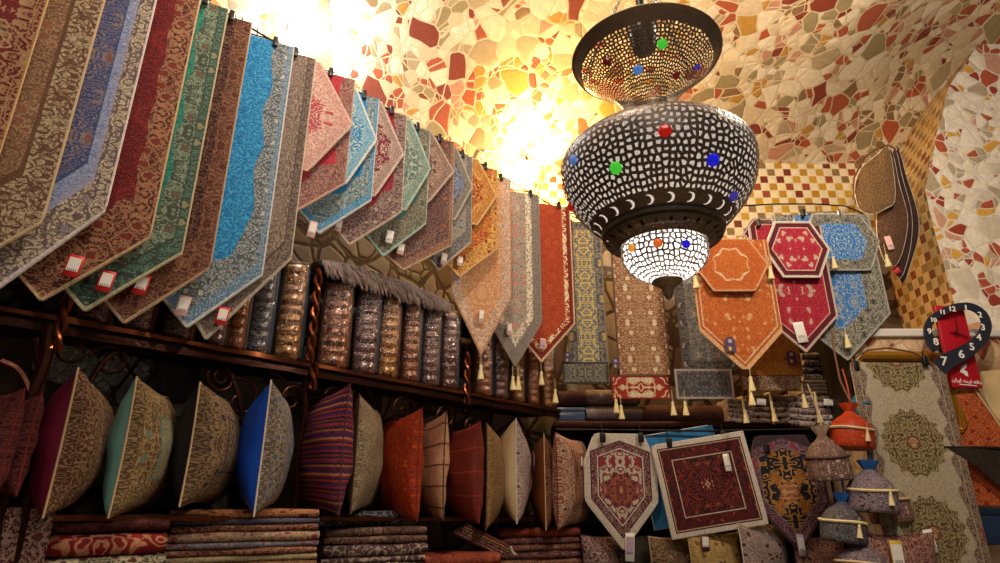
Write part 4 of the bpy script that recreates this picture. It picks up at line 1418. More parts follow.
lowcush('royal blue sided cushion with a grey brocade face', k_bluec, S_blue, M.trim_white, (238, 293, 390, 515), f=0.44, seed=4)
m_kilimst = stripes('purple_stripe', ['#4c2048', '#a03a24', '#2c2440', '#7c2c4c', '#c07a2c', '#3a2c6c', '#5c1c2c', '#4a2860', '#a8602c', '#2c2038', '#6c2850', '#8c3030', '#3a2048', '#7c3a2c', '#281c34', '#8c2c40', '#4c2858'], .0072)
lowcush('purple cushion with woven red and orange stripes', m_kilimst, m_kilimst, M.trim_dark, (298, 350, 392, 514), f=0.86, seed=5)
k_sand = B('sand_brocade', [(INF, '#a49478', '#6c5c48', 'both', '#8a7a60')], 40)
lowcush('sand brown cushion with a dark edge beside the striped one', k_sand, sat('dark_olive', '#3c3228', .6), M.trim_dark, (346, 383, 402, 513), f=0.25, seed=6)
k_orange = B('orange_brocade', [(INF, '#b03c14', '#8c2c14', 'both', '#c04a1c')], 30, rough=.5)
lowcush('bright orange red cushion', k_orange, k_orange, M.trim_red, (378, 421, 414, 520), f=0.93, seed=7)
k_peachl = plaid('peach_lines', '#c49878', '#6c3c34', .042, .0035, '#b08464')
lowcush('peach cushion with thin dark lines', k_peachl, k_peachl, M.trim_dark, (417, 446, 417, 519), f=0.93, seed=8)
k_redl = plaid('dark_red_lines', '#7c2c20', '#a04028', .05, .003, '#5c1c18')
lowcush('dark red cushion with faint lines standing right of the peach one', k_redl, k_redl, M.trim_red, (443, 481, 426, 522), f=0.93, seed=9)
k_goldb = B('gold_brocade', [(INF, '#a08458', '#6c4c30', 'both', '#8c6c44')], 40)
lowcush('gold brocade cushion with a dark brown back', k_goldb, sat('dark_brown_satin', '#2c1a12'), M.trim_dark, (477, 506, 428, 528), f=0.33, seed=10)
k_mauvec = B('mauve_brocade', [(.1, '#8c7474', '#b8a49c', 'both', '#6c4450'), (INF, '#9c8080', '#6c3c4c', 'both')], 34)
S_cream = sat('cream_satin', '#cdb894', .35)
t13, S13, T13 = lowcush('cream satin cushion with a mauve patterned side and a tag', S_cream, k_mauvec, M.trim_white, (494, 531, 424, 522), f=0.6, seed=11)
k_brn = B('chestnut_brocade', [(INF, '#58301f', '#7c5038', 'both', '#4c2418')], 36)
lowcush('small chestnut satin cushion between cream and red ones', sat('amber_satin', '#6c3c1c', .35), k_brn, M.trim_gold, (529, 558, 438, 528), f=0.55, seed=12)
k_redp = B('red_patchwork', [(.08, '#7c3428', '#c0a48c', 'both', '#5c3038'), (INF, '#6c2420', '#a07c64', 'both', '#8c4a38')], 26)
t15, S15, T15 = lowcush('red and brown patterned cushion at the corner with a tag', k_redp, k_redp, M.trim_red, (552, 590, 436, 528), f=0.14, seed=13, d=.10)
card('price_tag', t13, S13 * .12, S13 * .60, T13 * .95 + .014, .05, .09, M.white_card, M.purple, .1, .12, True)
card('price_tag', t15, -S15 * .28, S15 * .68, -T15 * 1.0 - .014, .035, .08, M.white_card, plain('plum_card', '#5c2434'), .1)
# far left: two dark red pointed cushions seen in part
k_dkred = B('garnet_brocade', [(INF, '#401018', '#6c3436', 'both', '#50141e')], 34)
lowcush('garnet red pointed cushion leaning at the left edge of the photo', k_dkred, k_dkred, M.trim_red, (-14, 32, 398, 496), f=0.9, d=.0, seed=14)
lowcush('second garnet cushion, further left and cut by the edge', k_dkred, k_dkred, M.trim_red, (-40, 14, 392, 498), f=0.9, d=.0, seed=15)
# dark cloth hanging below them
pz = LW(6, 563, .0)
q0 = LW(6, 508, .03)
panel('hanging_cloth', 'dark red cloth hanging below the garnet cushions beside the post', 'cloth', B('dark_paisley_cloth', [(INF, '#4a1a20', '#9c8074', 'both', '#5c2c2c')], 20), M.trim_red, Vector((q0.x, q0.y, q0.z - .42)), RZL + .1, .11, .21, seed=3, amp=.012)

# ------------------------------------------------------------------ folded stacks below
def stack(px0, px1, ytop, ybot, items, group, d=.02, dep=.2, turn=0, seed0=0, cat='folded cloth'):
    """items from the top down: (label, material, relative height, leaves)"""
    xc = (px0 + px1) / 2
    p = LW(xc, (ytop + ybot) / 2, d)
    r, rz = uprime(math.radians(turn))
    x0, _ = plane_xy(px0, (ytop + ybot) / 2, p, r); x1, _ = plane_xy(px1, (ytop + ybot) / 2, p, r)
    _, zt = plane_xy(xc, ytop, p, r); _, zb_ = plane_xy(xc, ybot, p, r)
    zt += p.z; zb_ += p.z
    tot = sum(i[2] for i in items); H = zt - zb_
    z = zt
    inn = Vector((-r.y, r.x, 0))
    for k, (lab, mat, rel, lay) in enumerate(items):
        h = H * rel / tot
        if k == len(items) - 1: h = max(.03, z - ZB3); lay = max(1, round(h / .03))
        z -= h
        o = folded('folded_cloth', lab, cat, mat, p + inn * (dep / 2) + r * ((x0 + x1) / 2 + random.uniform(-.006, .006)) + Vector((0, 0, z - p.z)), rz, (x1 - x0) * random.uniform(.965, 1.0), dep, h * .985, group, seed=seed0 + k * 1.7, layers=lay)
    return z
f_red = B('scarlet_paisley', [(INF, '#8c1c1c', '#c88c6c', 'arab', '#a02420')], 13)
f_green = B('green_paisley', [(INF, '#3c4838', '#c0b494', 'both', '#5c3028')], 22)
f_dk = B('dark_red_fold', [(INF, '#3c1616', '#6c3430', 'fine', '#4c1c1a')], 22)
stack(24, 166, 519, 590, [('dark red folded cloth on top of the scarlet paisley one', f_dk, .55, 1), ('thick scarlet paisley cloth folded at bottom left', f_red, 1.0, 1), ('dark green paisley cloth folded under the scarlet one', f_green, .7, 1), ('plain dark folded cloth at the very bottom left', f_dk, .6, 1)], 'folded paisley cloths at bottom left', turn=10)
f_l = [B('fold_rust', [(INF, '#8c4630', '#c08c5c', 'both', '#6c2c24')], 30), B('fold_blue', [(INF, '#3c4c74', '#8c6c64', 'fine', '#34406c')], 30), B('fold_wine', [(INF, '#641c20', '#b08468', 'both', '#7c2c28')], 30),
       B('fold_rose', [(INF, '#9c7464', '#c8ac8c', 'both', '#a04450')], 26), B('fold_sand', [(INF, '#8c7c5c', '#b8a884', 'both', '#5c5c6c')], 30), B('fold_grey', [(INF, '#6c6870', '#9c949c', 'fine', '#7c4c44')], 30), B('fold_brown', [(INF, '#5c3024', '#a07c54', 'both', '#7c4830')], 30)]
sn = ['rust patterned topmost cloth of the tall stack under the black cushion', 'blue cloth second in the tall many coloured stack', 'wine red cloth under the blue one in the tall stack', 'rose and sand thick cloth in the middle of the tall stack', 'grey cloth under the rose one in the tall stack', 'wine and gold cloth sixth in the tall stack', 'sand coloured cloth seventh in the tall stack', 'brown cloth eighth in the tall stack', 'dark wine cloth lowest in the tall stack']
stack(166, 319, 509, 578, [(sn[0], f_l[0], 1.1, 1), (sn[1], f_l[1], .7, 1), (sn[2], f_l[2], .8, 1), (sn[3], f_l[3], 1.2, 1), (sn[4], f_l[5], .7, 1), (sn[5], f_l[2], .8, 1), (sn[6], f_l[4], .8, 1), (sn[7], f_l[6], .8, 1), (sn[8], f_l[2], .9, 1)], 'tall stack of many coloured cloths', d=.04, turn=22, seed0=20)
# bundle of leaf ends at the left of the tall stack top
f_b = [B('fold_umber', [(INF, '#44241f', '#8c7060', 'both', '#5c3430')], 24), B('fold_mauve', [(INF, '#5c4448', '#b09c90', 'arab', '#4c3438')], 18), B('fold_taupe', [(INF, '#54403c', '#c0b0a0', 'arab', '#4c3a38')], 15)]
bn = ['umber cloth with a cream scroll topmost in the brown stack', 'dark umber cloth second in the brown stack', 'thick mauve scrolled cloth in the middle of the brown stack', 'mauve cloth fourth in the brown stack', 'taupe scrolled cloth lowest in the brown stack']
stack(322, 427, 527, 575, [(bn[0], f_b[0], .9, 1), (bn[1], f_b[0], .8, 1), (bn[2], f_b[1], 1.3, 1), (bn[3], f_b[1], .6, 1), (bn[4], f_b[2], 1.2, 1)], 'stack of brown scrolled cloths', d=.03, turn=20, seed0=40)
# rolled grey kilim on top of the brown stack
pr = LW(362, 520, .0); r_, rz_ = uprime(math.radians(14))
xa, _ = plane_xy(318, 516, pr, r_); xb, _ = plane_xy(404, 523, pr, r_)
roll = thing('rolled_rug', 'rolled grey and slate patterned rug lying on the brown stack', 'rug', (pr.x, pr.y, pr.z - .03), rz_)
mb = MB(); mb.seed = 2
vs, fs, tx = [], [], []
for i in range(21):
    x = xa + (xb - xa) * i / 20
    for j in range(18):
        a = 2 * PI * j / 18; rr = .034 * (1 + .04 * math.sin(3 * a + i * .4))
        vs.append((x, .05 + rr * math.cos(a), .034 + rr * math.sin(a) * .85)); tx.append((x, a * .034))
fs = [(i * 18 + j, i * 18 + (j + 1) % 18, (i + 1) * 18 + (j + 1) % 18, (i + 1) * 18 + j) for i in range(20) for j in range(18)]
mb.add(vs, fs, tx, (2, 2, 0))
m_slate = B('slate_kilim', [(INF, '#3c3c44', '#7c8490', 'arab', '#2c2c30')], 14)
mb.build('rolled_cloth', m_slate, roll)
mb = MB()
mb.tube([(xb + .001, .05 + (.032 - .0016 * k) * math.cos(k * .5), .034 + (.032 - .0016 * k) * .85 * math.sin(k * .5)) for k in range(19)], .0026, 5)
mb.build('coiled_end', plain('slate_edge', '#8c8c94', .7), roll)
# heap: orange red cloth with leaf bundle, and stack of red cloths with tassel
f_or = B('fold_vermilion', [(INF, '#8c2c1c', '#b8684c', 'fine', '#a03420')], 24)
f_rd = B('fold_garnet', [(INF, '#5c1820', '#b08478', 'fine', '#3c3c64')], 30)
hn = ['vermilion cloth topmost of the stack below the chestnut cushion', 'garnet cloth second below the chestnut cushion', 'dull red cloth third below the chestnut cushion', 'garnet and blue cloth fourth below the chestnut cushion', 'dark garnet cloth fifth below the chestnut cushion', 'garnet cloth lowest below the chestnut cushion']
stack(498, 582, 527, 576, [(hn[0], f_or, 1.2, 1), (hn[1], f_rd, .8, 1), (hn[2], f_l[2], .8, 1), (hn[3], f_rd, .9, 1), (hn[4], f_l[2], .9, 1), (hn[5], f_rd, 1.0, 1)], 'stack of red cloths near the corner', d=.02, turn=30, seed0=60)
stack(424, 500, 553, 582, [('orange red cloth spread low left of the red stack', f_or, 1, 1), ('dark red cloth under the low orange red one', f_l[2], 1, 1)], 'low red cloths', d=.04, turn=24, seed0=70)
pq = LW(484, 540, .03); r_, rz_ = uprime(math.radians(24))
xa, _ = plane_xy(460, 540, pq, r_); xb, _ = plane_xy(512, 540, pq, r_)
bun = thing('folded_bundle', 'brown folded bundle with a pale edge slanting down onto the low red cloths', 'folded cloth', (pq.x, pq.y, pq.z - .03), rz_, rot=(0, .42, rz_))
for k in range(5):
    mb = MB(); mb.seed = k
    mb.rbox(((xa + xb) / 2 - .012 * (4 - k), .04, .012 * k), ((xb - xa) * 1.05, .12, .013), .006, tex=(2, 2, 0))
    mb.build('leaf', [f_b[0], f_rd, f_b[0], f_l[6], B('bundle_top', [(INF, '#7c4030', '#5c2c24', 'fine')], 30)][k], bun)
mb = MB(); mb.tube([(xb - .03 - (xb + xa) * 0, -.022 + .0, .05), (xb - .012, -.02, .035), (xb + .006, -.018, .03), (xb + .012, .0, .03)], .006, 6); mb.build('pale_edge', M.trim_white, bun)
# ------------------------------------------------------------------ back wall: shelf, hanging cloths
ZBK = BW(700, 422, SHELF_Y).z
XB0, XB1 = .30, BW(842, 426, SHELF_Y).x
bunit = thing('wall_shelf', 'dark shelf on the back wall carrying folded packs and tasselled bundles', 'shelf', (XB0, BACK_Y - .01, 0))
mb = MB(); mb.rbox(((XB1 - XB0) / 2, -.135, ZBK - .014), (XB1 - XB0, .25, .028), .006); mb.build('board', M.wood, bunit, False)
mb = MB(); mb.rbox(((XB1 - XB0) / 2, -.268, ZBK - .016), (XB1 - XB0, .016, .036), .005); mb.build('front_rail', M.iron, bunit)
mb = MB(); mb.rbox(((XB1 - XB0) / 2, -.13, zlow(0) - .03), (XB1 - XB0, .24, .03), .006); mb.build('lower_board', M.wood, bunit, False)
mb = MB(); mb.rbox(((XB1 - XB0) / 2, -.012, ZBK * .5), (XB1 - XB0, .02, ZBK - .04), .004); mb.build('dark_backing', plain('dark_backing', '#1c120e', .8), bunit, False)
mb = MB(); mb.rbox((1.842 - XB0, -.28, ZBK + .30), (.02, .50, .64), .004); mb.build('added_dark_panel', M.wood, bunit, False)  # dark panel added to hide the brightly lit wall side behind it
for px in (600, 720, 830):
    x = BW(px, 470, SHELF_Y).x
    mb = MB(); mb.tube([(x - XB0, -.25, .6), (x - XB0, -.25, 1.2), (x - XB0, -.25, ZBK - .03)], .009, 7); mb.build('upright', M.iron, bunit)
mb = MB(); mb.tube([(.0, -.385, ZBK - .055), ((XB1 - XB0) * .5, -.385, ZBK - .062), (XB1 - XB0 + .05, -.385, ZBK - .05)], .006, 7); mb.build('hanging_rod', M.black_iron, bunit)

HY = 3.36
def bx(px, py, y=HY): return BW(px, py, y)
def back_panel(label, mat, trim, tl, br, y=HY, name='table_cloth', cat='tablecloth', seed=1, group='cloths hanging on the back wall', **k):
    xa = (bx(*tl, y).x); xb = bx(*br, y).x; zt = bx((tl[0] + br[0]) / 2, tl[1], y).z; zb = bx((tl[0] + br[0]) / 2, br[1], y).z
    return panel(name, label, cat, mat, trim, Vector(((xa + xb) / 2, y, zb)), 0, (xb - xa) / 2, (zt - zb) / 2, group, seed=seed, **k), Vector(((xa + xb) / 2, y, zb))
def back_runner(label, mat, trim, tip, corner, top_y, y=HY, seed=1, flat=0.0, group='pointed runners on the back wall', **k):
    b = bx(*tip, y); c = bx(*corner, y); zt = bx(tip[0], top_y, y).z
    hw = c.x - b.x; drop = c.z - b.z
    return runner('table_runner', label, 'table runner', mat, trim, b, 0, hw, drop, zt - b.z, group, seed=seed, flat=flat, **k), b
def at_back(obj_base, px, py, y):
    p = bx(px, py, y); return p.x - obj_base.x, p.z - obj_base.z

m_yb = B('yellow_blue_floral', [(.01, '#8c8064', None, ''), (.05, '#8c8478', '#4c5058', 'both', '#b8a460'), (INF, '#5f7480', '#d8c070', 'both', '#d8b850')], 14, period=.16)
m_bf = B('beige_floral', [(.008, '#6c5038', None, ''), (INF, '#b89c78', '#8c5c40', 'both', '#d8c8a8')], 20, period=.15)
m_gt = B('grey_teal_floral', [(.008, '#6c6c68', None, ''), (.05, '#8c8c88', '#4c5054', 'both', '#b8b4ac'), (INF, '#64787c', '#a8a8a0', 'both', '#c8c0b0')], 14, period=.17)
# bottom bands woven into the cloth ends: separate folded-over ends
o1, b1 = back_panel('yellow and slate blue floral cloth hanging beside the rust red runner', m_yb, M.trim_dark, (564, 222), (610, 384), seed=1)
o2, b2 = back_panel('beige floral cloth with a red lower end, hanging below the lantern', m_bf, M.trim_dark, (610, 240), (671, 376), seed=2, y=HY - .012)
def end_band(o, b, mat, tl, br, y):
    xa, zt = at_back(b, *tl, y); xb, zb = at_back(b, *br, y)
    mb = MB(); mb.seed = 4
    cx, cz = (xa + xb) / 2, (zt + zb) / 2; hw, hh = (xb - xa) / 2, (zt - zb) / 2
    sheet(mb, [(cz - hh, cx - hw, cx + hw), (cz + hh, cx - hw, cx + hw)], .006, lambda x, z: (x - cx, z - cz), (hw, hh, 0.0), lambda x, z: y - b.y)
    return mb.build('end_band', mat, o)
end_band(o1, b1, B('grey_band', [(.012, '#3c3c38', None, ''), (INF, '#8c8878', '#4c4c4c', 'both')], 24), (562, 362), (609, 384), HY - .012)
m_redband = B('red_cream_band', [(.008, '#8c2018', None, ''), (INF, '#a02c20', '#d8c8a4', 'arab', '#d8c8a4')], 12, period=.3)
end_band(o2, b2, m_redband, (611, 376), (671, 399), HY - .014)
o3, b3 = back_panel('grey and teal floral cloth hanging between the beige cloth and the orange runner', m_gt, M.trim_dark, (672, 262), (737, 370), seed=3, y=HY)
end_band(o3, b3, B('silver_band', [(.012, '#d0ccc4', None, ''), (INF, '#8c9094', '#4c4c50', 'both', '#b0b0ac')], 26), (674, 369), (735, 399), HY - .012)
charm(o1, *at_back(b1, 567, 358, HY), -.02, .85); charm(o2, *at_back(b2, 614, 365, HY), -.035, .85)

m_or = B('orange_runner', [(.006, '#d8a878', None, ''), (.018, '#a8501c', '#c87838', 'fine'), (.026, '#e0c49c', '#b8682c', 'fine'), (INF, '#b8561c', '#cc7838', 'fine', '#d8a878')], 24)
o4, b4 = back_runner('long orange runner with a pale vine border, over the grey teal cloth', m_or, M.trim_gold, (746, 369), (782, 332), 240, y=3.03, seed=4, flat=.02)
o5, b5 = back_panel('golden brown cloth with a cream end showing under the orange runner', B('gold_brown', [(INF, '#9c5c1c', '#c08434', 'both', '#8c4c1c')], 24), M.trim_gold, (738, 280), (803, 376), seed=5, y=HY - .02)
end_band(o5, b5, B('cream_band', [(.008, '#7c4c24', None, ''), (INF, '#c0a888', '#6c5040', 'both', '#8c6c50')], 20), (740, 375), (803, 391), HY - .03)
o6, b6 = back_runner('long crimson paisley runner with a white edge and white tag', B('crimson_paisley', [(.01, '#c8b0a8', None, ''), (.036, '#5c1420', None, ''), (.042, '#c8a090', None, ''), (INF, '#a01430', '#b83a48', 'fine', '#c0a090')], 16), M.trim_white, (806, 352), (838, 316), 226, y=3.09, seed=6)
o7, b7 = back_runner('grey and blue runner with black flowers hanging at the right end of the back wall', B('blue_grey_flower', [(.008, '#a8a8a0', None, ''), (.115, '#a8a494', '#5c5a54', 'both', '#44443e'), (INF, '#3c7cc4', '#a0acb0', 'arab', '#7c8c9c')], 22), M.trim_white, (848, 360), (890, 314), 215, y=3.13, seed=7)
card('price_tag', o6, *at_back(b6, 799, 333, 3.09), -.016, .055, .11, M.white_card, M.white_card, -.12, .04)
charm(o4, *at_back(b4, 729, 345, 3.03), -.012, 1.15)
charm(o5, *at_back(b5, 790, 358, HY - .02), -.014, 1.15)

def back_mat(label, mat, trim, left, right, ty, by, y, flat=.55, seed=1, rot=0.0, r=.0035):
    a, b = bx(left[0], left[1], y), bx(right[0], right[1], y)
    hw = (b.x - a.x) / 2; cx = (a.x + b.x) / 2; px = (left[0] + right[0]) / 2
    zt, zb = bx(px, ty, y).z, bx(px, by, y).z
    o = hexmat('place_mat', label, 'place mat', mat, trim, Vector((cx, y, zb)), 0, hw, (zt - zb) / 2, 'mats hanging over the runners of the back wall', seed=seed, flat=flat, rot=rot, r=r)
    return o, Vector((cx, y, zb))
m_orm = B('orange_mat_field', [(.006, '#d8a070', None, ''), (.03, '#b8581c', '#cc7838', 'fine'), (INF, '#b4541a', '#c87434', 'fine')], 26, med=[(.70, '#e0c8a0', '#c88850', 'arab', None), (.62, '#bc5c1c', '#cc7c38', 'fine', None)])
back_mat('orange six sided mat with a pale ring, over the orange runner', m_orm, M.trim_gold, (694, 266), (768, 266), 239, 291, 2.995, seed=2)
m_crm = B('crimson_mat_field', [(.010, '#c8b0a8', None, ''), (.034, '#5c1420', None, ''), (.040, '#d8b8a8', None, ''), (INF, '#a81434', '#b83a48', 'fine', '#c8b098')], 18)
back_mat('crimson six sided mat with a white edge, over the crimson paisley runner', m_crm, M.trim_white, (764, 248), (830, 252), 222, 277, 3.05, seed=3, r=.005)
m_blm = B('blue_mat_field', [(.006, '#a8a8a0', None, ''), (.06, '#a09c8c', '#5c5a54', 'both', '#44443e'), (INF, '#3078c4', '#a0b4bc', 'arab')], 24)
o8, b8 = back_mat('sky blue mat with a grey flower edge, over the grey and blue runner', m_blm, M.trim_white, (803, 240), (879, 241), 214, 270, 3.10, seed=4, flat=.62)
# dark mats showing behind
back_mat('dark wine six sided mat peeping out behind the crimson one', m_crm, M.trim_dark, (742, 232), (800, 232), 219, 250, HY - .03, seed=5)
# tassels
for o, b, px, py, y in ((o1, b1, 554, 398, HY), (o2, b2, 613, 408, HY), (o2, b2, 618, 414, HY), (o3, b3, 669, 410, HY), (o3, b3, 681, 410, HY), (o4, b4, 749, 398, 3.03), (o4, b4, 749, 384, 3.03), (o5, b5, 797, 403, HY - .02), (o7, b7, 844, 342, 3.13), (o8, b8, 831, 264, 3.10), (o4, b4, 768, 274, 3.03), (o4, b4, 694, 283, 3.03), (o7, b7, 884, 262, 3.13)):
    x, z = at_back(b, px, py, y)
    tassel(o, x, z + .03, -.085 if o in (o1, o2, o3, o5) else -.03, 1.05, cord=.06)

# wire on the back wall
mb = MB(); wy = HY - .01
mb.tube([bx(556, 214, wy), bx(620, 212, wy), bx(690, 209, 3.12), bx(740, 206, 3.06), bx(776, 204, 3.12), bx(815, 204, 3.13), bx(845, 206, 3.13), bx(862, 213, 3.16)], .004, 6)
props(mb.build('hanging_wire', M.black_iron), 'thin dark wire stretched across the square tiles of the back wall', 'wire')
for px, py, nm in ((820, 212, 'grey and blue runner'), (776, 222, 'crimson runner'), (722, 240, 'orange runner'), (587, 222, 'yellow and blue cloth'), (640, 238, 'beige cloth')):
    p = bx(px, py, HY - .03 if px < 700 else 3.02 if px < 770 else 3.11 if px > 800 else 3.075)
    h = thing('clip_hanger', 'clip hanger on the back wall wire holding the %s' % nm, 'hanger', p, 0, 'clip hangers on the back wall')
    zw = bx(px, 207, wy if px < 700 else 3.1).z - p.z
    mb = MB(); mb.tube([(0, 0, 0), (0, .01, zw * .6), (0, .008, zw), (0, .022, zw + .014), (0, .034, zw)], .003, 6); mb.build('hook', M.chrome, h)
    mb = MB(); mb.tube([(-.11, 0, 0), (.11, 0, 0)], .003, 6); mb.build('bar', M.chrome, h)
    for sx in (-1, 1):
        mb = MB(); mb.rbox((sx * .1, -.004, -.01), (.02, .024, .045), .005); mb.build('clip', M.black_plastic if sx < 0 else M.chrome, h)

# stack of round-ended leather-brown mats hanging in profile by the jamb
m_bm = B('umber_mat', [(.008, '#8c7c6c', None, ''), (INF, '#4c3420', '#8c6c44', 'both', '#6c4a2c')], 46)
def oval(label, pts, y, mat, rz, seed, trim=M.trim_white):
    P3 = [bx(a, b, y) for a, b in pts]
    zb = min(p.z for p in P3); zt = max(p.z for p in P3)
    base = Vector((sum(p.x for p in P3) / len(P3), y, zb))
    r = Vector((math.cos(rz), math.sin(rz), 0))
    loc = [plane_xy(a, b, base, r) for a, b in pts]
    t = thing('round_mat', label, 'place mat', base, rz, 'brown mats hanging by the tiled jamb')
    # smooth closed outline, given real thickness and a slight dish
    out = []
    n = len(loc)
    for i in range(n):
        p0, p1, p2, p3 = [Vector((*loc[(i + k) % n], 0)) for k in (-1, 0, 1, 2)]
        for k in range(5):
            q = k / 5
            out.append(.5 * (2 * p1 + (p2 - p0) * q + (2 * p0 - 5 * p1 + 4 * p2 - p3) * q * q + (3 * p1 - p0 - 3 * p2 + p3) * q ** 3))
    c = sum(out, Vector()) / len(out)
    mb = MB(); mb.seed = seed
    rings = [1, .985, .8, .55, .28, .02]
    vs, tx = [], []
    m_ = len(out)
    for side in (-1, 1):
        for f in rings:
            for p in out:
                q = c + (p - c) * f
                vs.append((q.x, side * (.005 + .022 * (1 - f * f)) if side < 0 else .005, q.y)); tx.append((q.x - c.x, q.y - c.y))
    fs = []
    nr = len(rings)
    for sd in range(2):
        for i in range(nr - 1):
            for j in range(m_):
                a = (sd * nr + i) * m_; k = (j + 1) % m_
                fs.append((a + j, a + k, a + m_ + k, a + m_ + j))
    for j in range(m_):
        k = (j + 1) % m_; fs.append((j, k, nr * m_ + k, nr * m_ + j))
    mb.add(vs, fs, tx, (5, 5, 0)); mb.build('mat_cloth', mat, t)
    mb = MB(); mb.tube([(p.x, 0, p.y) for p in out][::2], .004, 5, closed=True); mb.build('piping', trim, t)
    return t, base, r
JY = 3.2
a1, ab1, ar1 = oval('brown mat with a cord loop, foremost of the mats hanging by the jamb', [(888, 148), (894, 180), (894, 202), (886, 208), (872, 214), (859, 208), (855, 186), (862, 168), (876, 156)], JY, m_bm, -.35, 1)
a2, ab2, ar2 = oval('darker brown mat with a pink tag, hanging below and behind the foremost one', [(891, 150), (899, 185), (907, 215), (905, 240), (898, 262), (890, 266), (882, 255), (877, 232), (878, 200), (884, 170)], JY + .045, B('umber_dark', [(.008, '#8c7c6c', None, ''), (INF, '#3c261a', '#6c4c34', 'both', '#543524')], 46), -.35, 2)
a3, ab3, ar3 = oval('dark mat with a white edge and red tag, third of the mats by the jamb', [(894, 148), (902, 178), (911, 212), (911, 240), (905, 268), (899, 278), (892, 266), (888, 235), (888, 190)], JY + .09, B('wine_dark', [(.008, '#a89c90', None, ''), (INF, '#2c1a18', '#543834', 'both', '#3c2422')], 46), -.35, 3)
a4, ab4, ar4 = oval('rearmost dark mat with a white edge, nearest the pale pier', [(897, 148), (906, 176), (917, 212), (918, 236), (911, 262), (903, 284), (898, 270), (896, 230), (894, 190)], JY + .135, B('plum_dark', [(.008, '#a89c90', None, ''), (INF, '#2a1c1c', '#4c3432', 'both', '#382626')], 46), -.35, 4)
x, z = plane_xy(888, 245, ab2, ar2); card('price_tag', a2, x, z, -.034, .032, .085, M.pink_card, M.pink_card, -.1, .05)
x, z = plane_xy(895, 272, ab3, ar3); card('price_tag', a3, x, z, -.03, .035, .04, M.red_card, M.red_card, -.3, .05)
mb = MB()
cp = [(858, 180), (853, 200), (854, 178), (864, 158), (876, 149), (888, 145), (894, 148)]
P3 = [bx(a, b, JY - .01) - ab1 for a, b in cp]
Ri = Matrix.Rotation(.35, 3, 'Z')
mb.tube([Ri @ p for p in P3], .005, 6); mb.build('cord_loop', plain('brown_cord', '#6c3c20', .7), a1)

# packs lying on the back shelf
pm = [B('plum_pack', [(INF, '#3c1c28', '#6c4450', 'fine', '#4c2834')], 40), plain('blue_box', '#3c4c68', .25, noise=.3, nscale=14, coat=.6), B('lilac_pack', [(INF, '#6c5c60', '#a08c8c', 'both', '#54484c')], 50), B('brown_pack', [(INF, '#4c2c28', '#7c5048', 'both', '#38201e')], 44)]
def pack(label, x0, x1, y0, y1, mat, y=SHELF_Y + .02, dep=.18, name='folded_pack', rnd_=.012, layers=1, cat='folded cloth', group='packs on the back shelf'):
    a, b = bx(x0, y1, y), bx(x1, y0, y)
    return folded(name, label, cat, mat, Vector(((a.x + b.x) / 2, y + dep / 2, a.z)), 0, b.x - a.x, dep, b.z - a.z, group, seed=x0 * .1, layers=layers)
pack('plum coloured pack on the back shelf above the blue box', 559, 586, 389, 406, pm[0])
p_a, p_b = bx(557, 421, SHELF_Y), bx(586, 407, SHELF_Y)
bxo = thing('gift_box', 'shiny slate blue box on the back shelf under the plum pack', 'box', Vector(((p_a.x + p_b.x) / 2, SHELF_Y + .09, p_a.z)))
mb = MB(); mb.rbox((0, 0, (p_b.z - p_a.z) * .36), (p_b.x - p_a.x - .01, .16, (p_b.z - p_a.z) * .72), .006); mb.build('box_body', pm[1], bxo)
mb = MB(); mb.rbox((0, 0, (p_b.z - p_a.z) * .84), (p_b.x - p_a.x, .17, (p_b.z - p_a.z) * .3), .006); mb.build('lid', pm[1], bxo)
pack('upper lilac grey pack beside the plum one on the back shelf', 587, 640, 388, 404, pm[2])
pack('lower lilac grey pack standing on the back shelf beside the blue box', 587, 642, 404, 421, pm[2])
pack('brown pack on the back shelf below the red end of the beige cloth', 642, 690, 404, 422, pm[3])
pack('brown pack on the back shelf below the grey teal cloth', 690, 738, 404, 423, pm[3])
# rolled runners and flat cloths at the right end
m_wp = B('white_purple', [(INF, '#e4dad2', '#3c2844', 'both', '#8c7888')], 26)
lab = ['topmost white and purple rolled runner at the right end of the back shelf', 'second white and purple rolled runner from the top of its pile', 'third white and purple rolled runner of the pile', 'lowest white and purple rolled runner of the pile']
for k in range(4):
    yy = 355 + k * 7.2
    c = bx(817 + (k % 2), yy, SHELF_Y - .02)
    t = thing('rolled_runner', lab[k], 'rolled cloth', c, .1 * (k % 2) - .03, 'white and purple rolls')
    mb = MB(); mb.seed = k
    vs, fs, tx = [], [], []
    for i in range(13):
        x = -.085 + .17 * i / 12
        for j in range(14):
            a = 2 * PI * j / 14; rr = .0195 * (1 + .06 * math.sin(2 * a + i * .7))
            vs.append((x, .03 + rr * 1.6 * math.cos(a), rr * math.sin(a))); tx.append((x, a * .02))
    fs = [(i * 14 + j, i * 14 + (j + 1) % 14, (i + 1) * 14 + (j + 1) % 14, (i + 1) * 14 + j) for i in range(12) for j in range(14)] + [tuple(range(13, -1, -1)), tuple(168 + j for j in range(14))]
    mb.add(vs, fs, tx, (5, 5, 0)); mb.build('rolled_cloth', m_wp, t)
    mb = MB(); mb.tube([(.086, .03 + (.028 - .0022 * q) * math.cos(q * .7), (.0175 - .0014 * q) * math.sin(q * .7)) for q in range(12)], .002, 4); mb.build('coiled_end', M.trim_white, t)
pack('flat cream and brown cloths folded under the white and purple rolls', 803, 832, 380, 394, B('cream_flat', [(INF, '#c0ac98', '#54403a', 'fine')], 50), y=SHELF_Y - .04, layers=4)
m_bd = B('dark_purple_bundle', [(INF, '#5c4450', '#d0bcb4', 'both', '#2c1c28')], 28)
m_bd2 = B('umber_bundle', [(INF, '#382420', '#8c7464', 'both', '#281816')], 28)
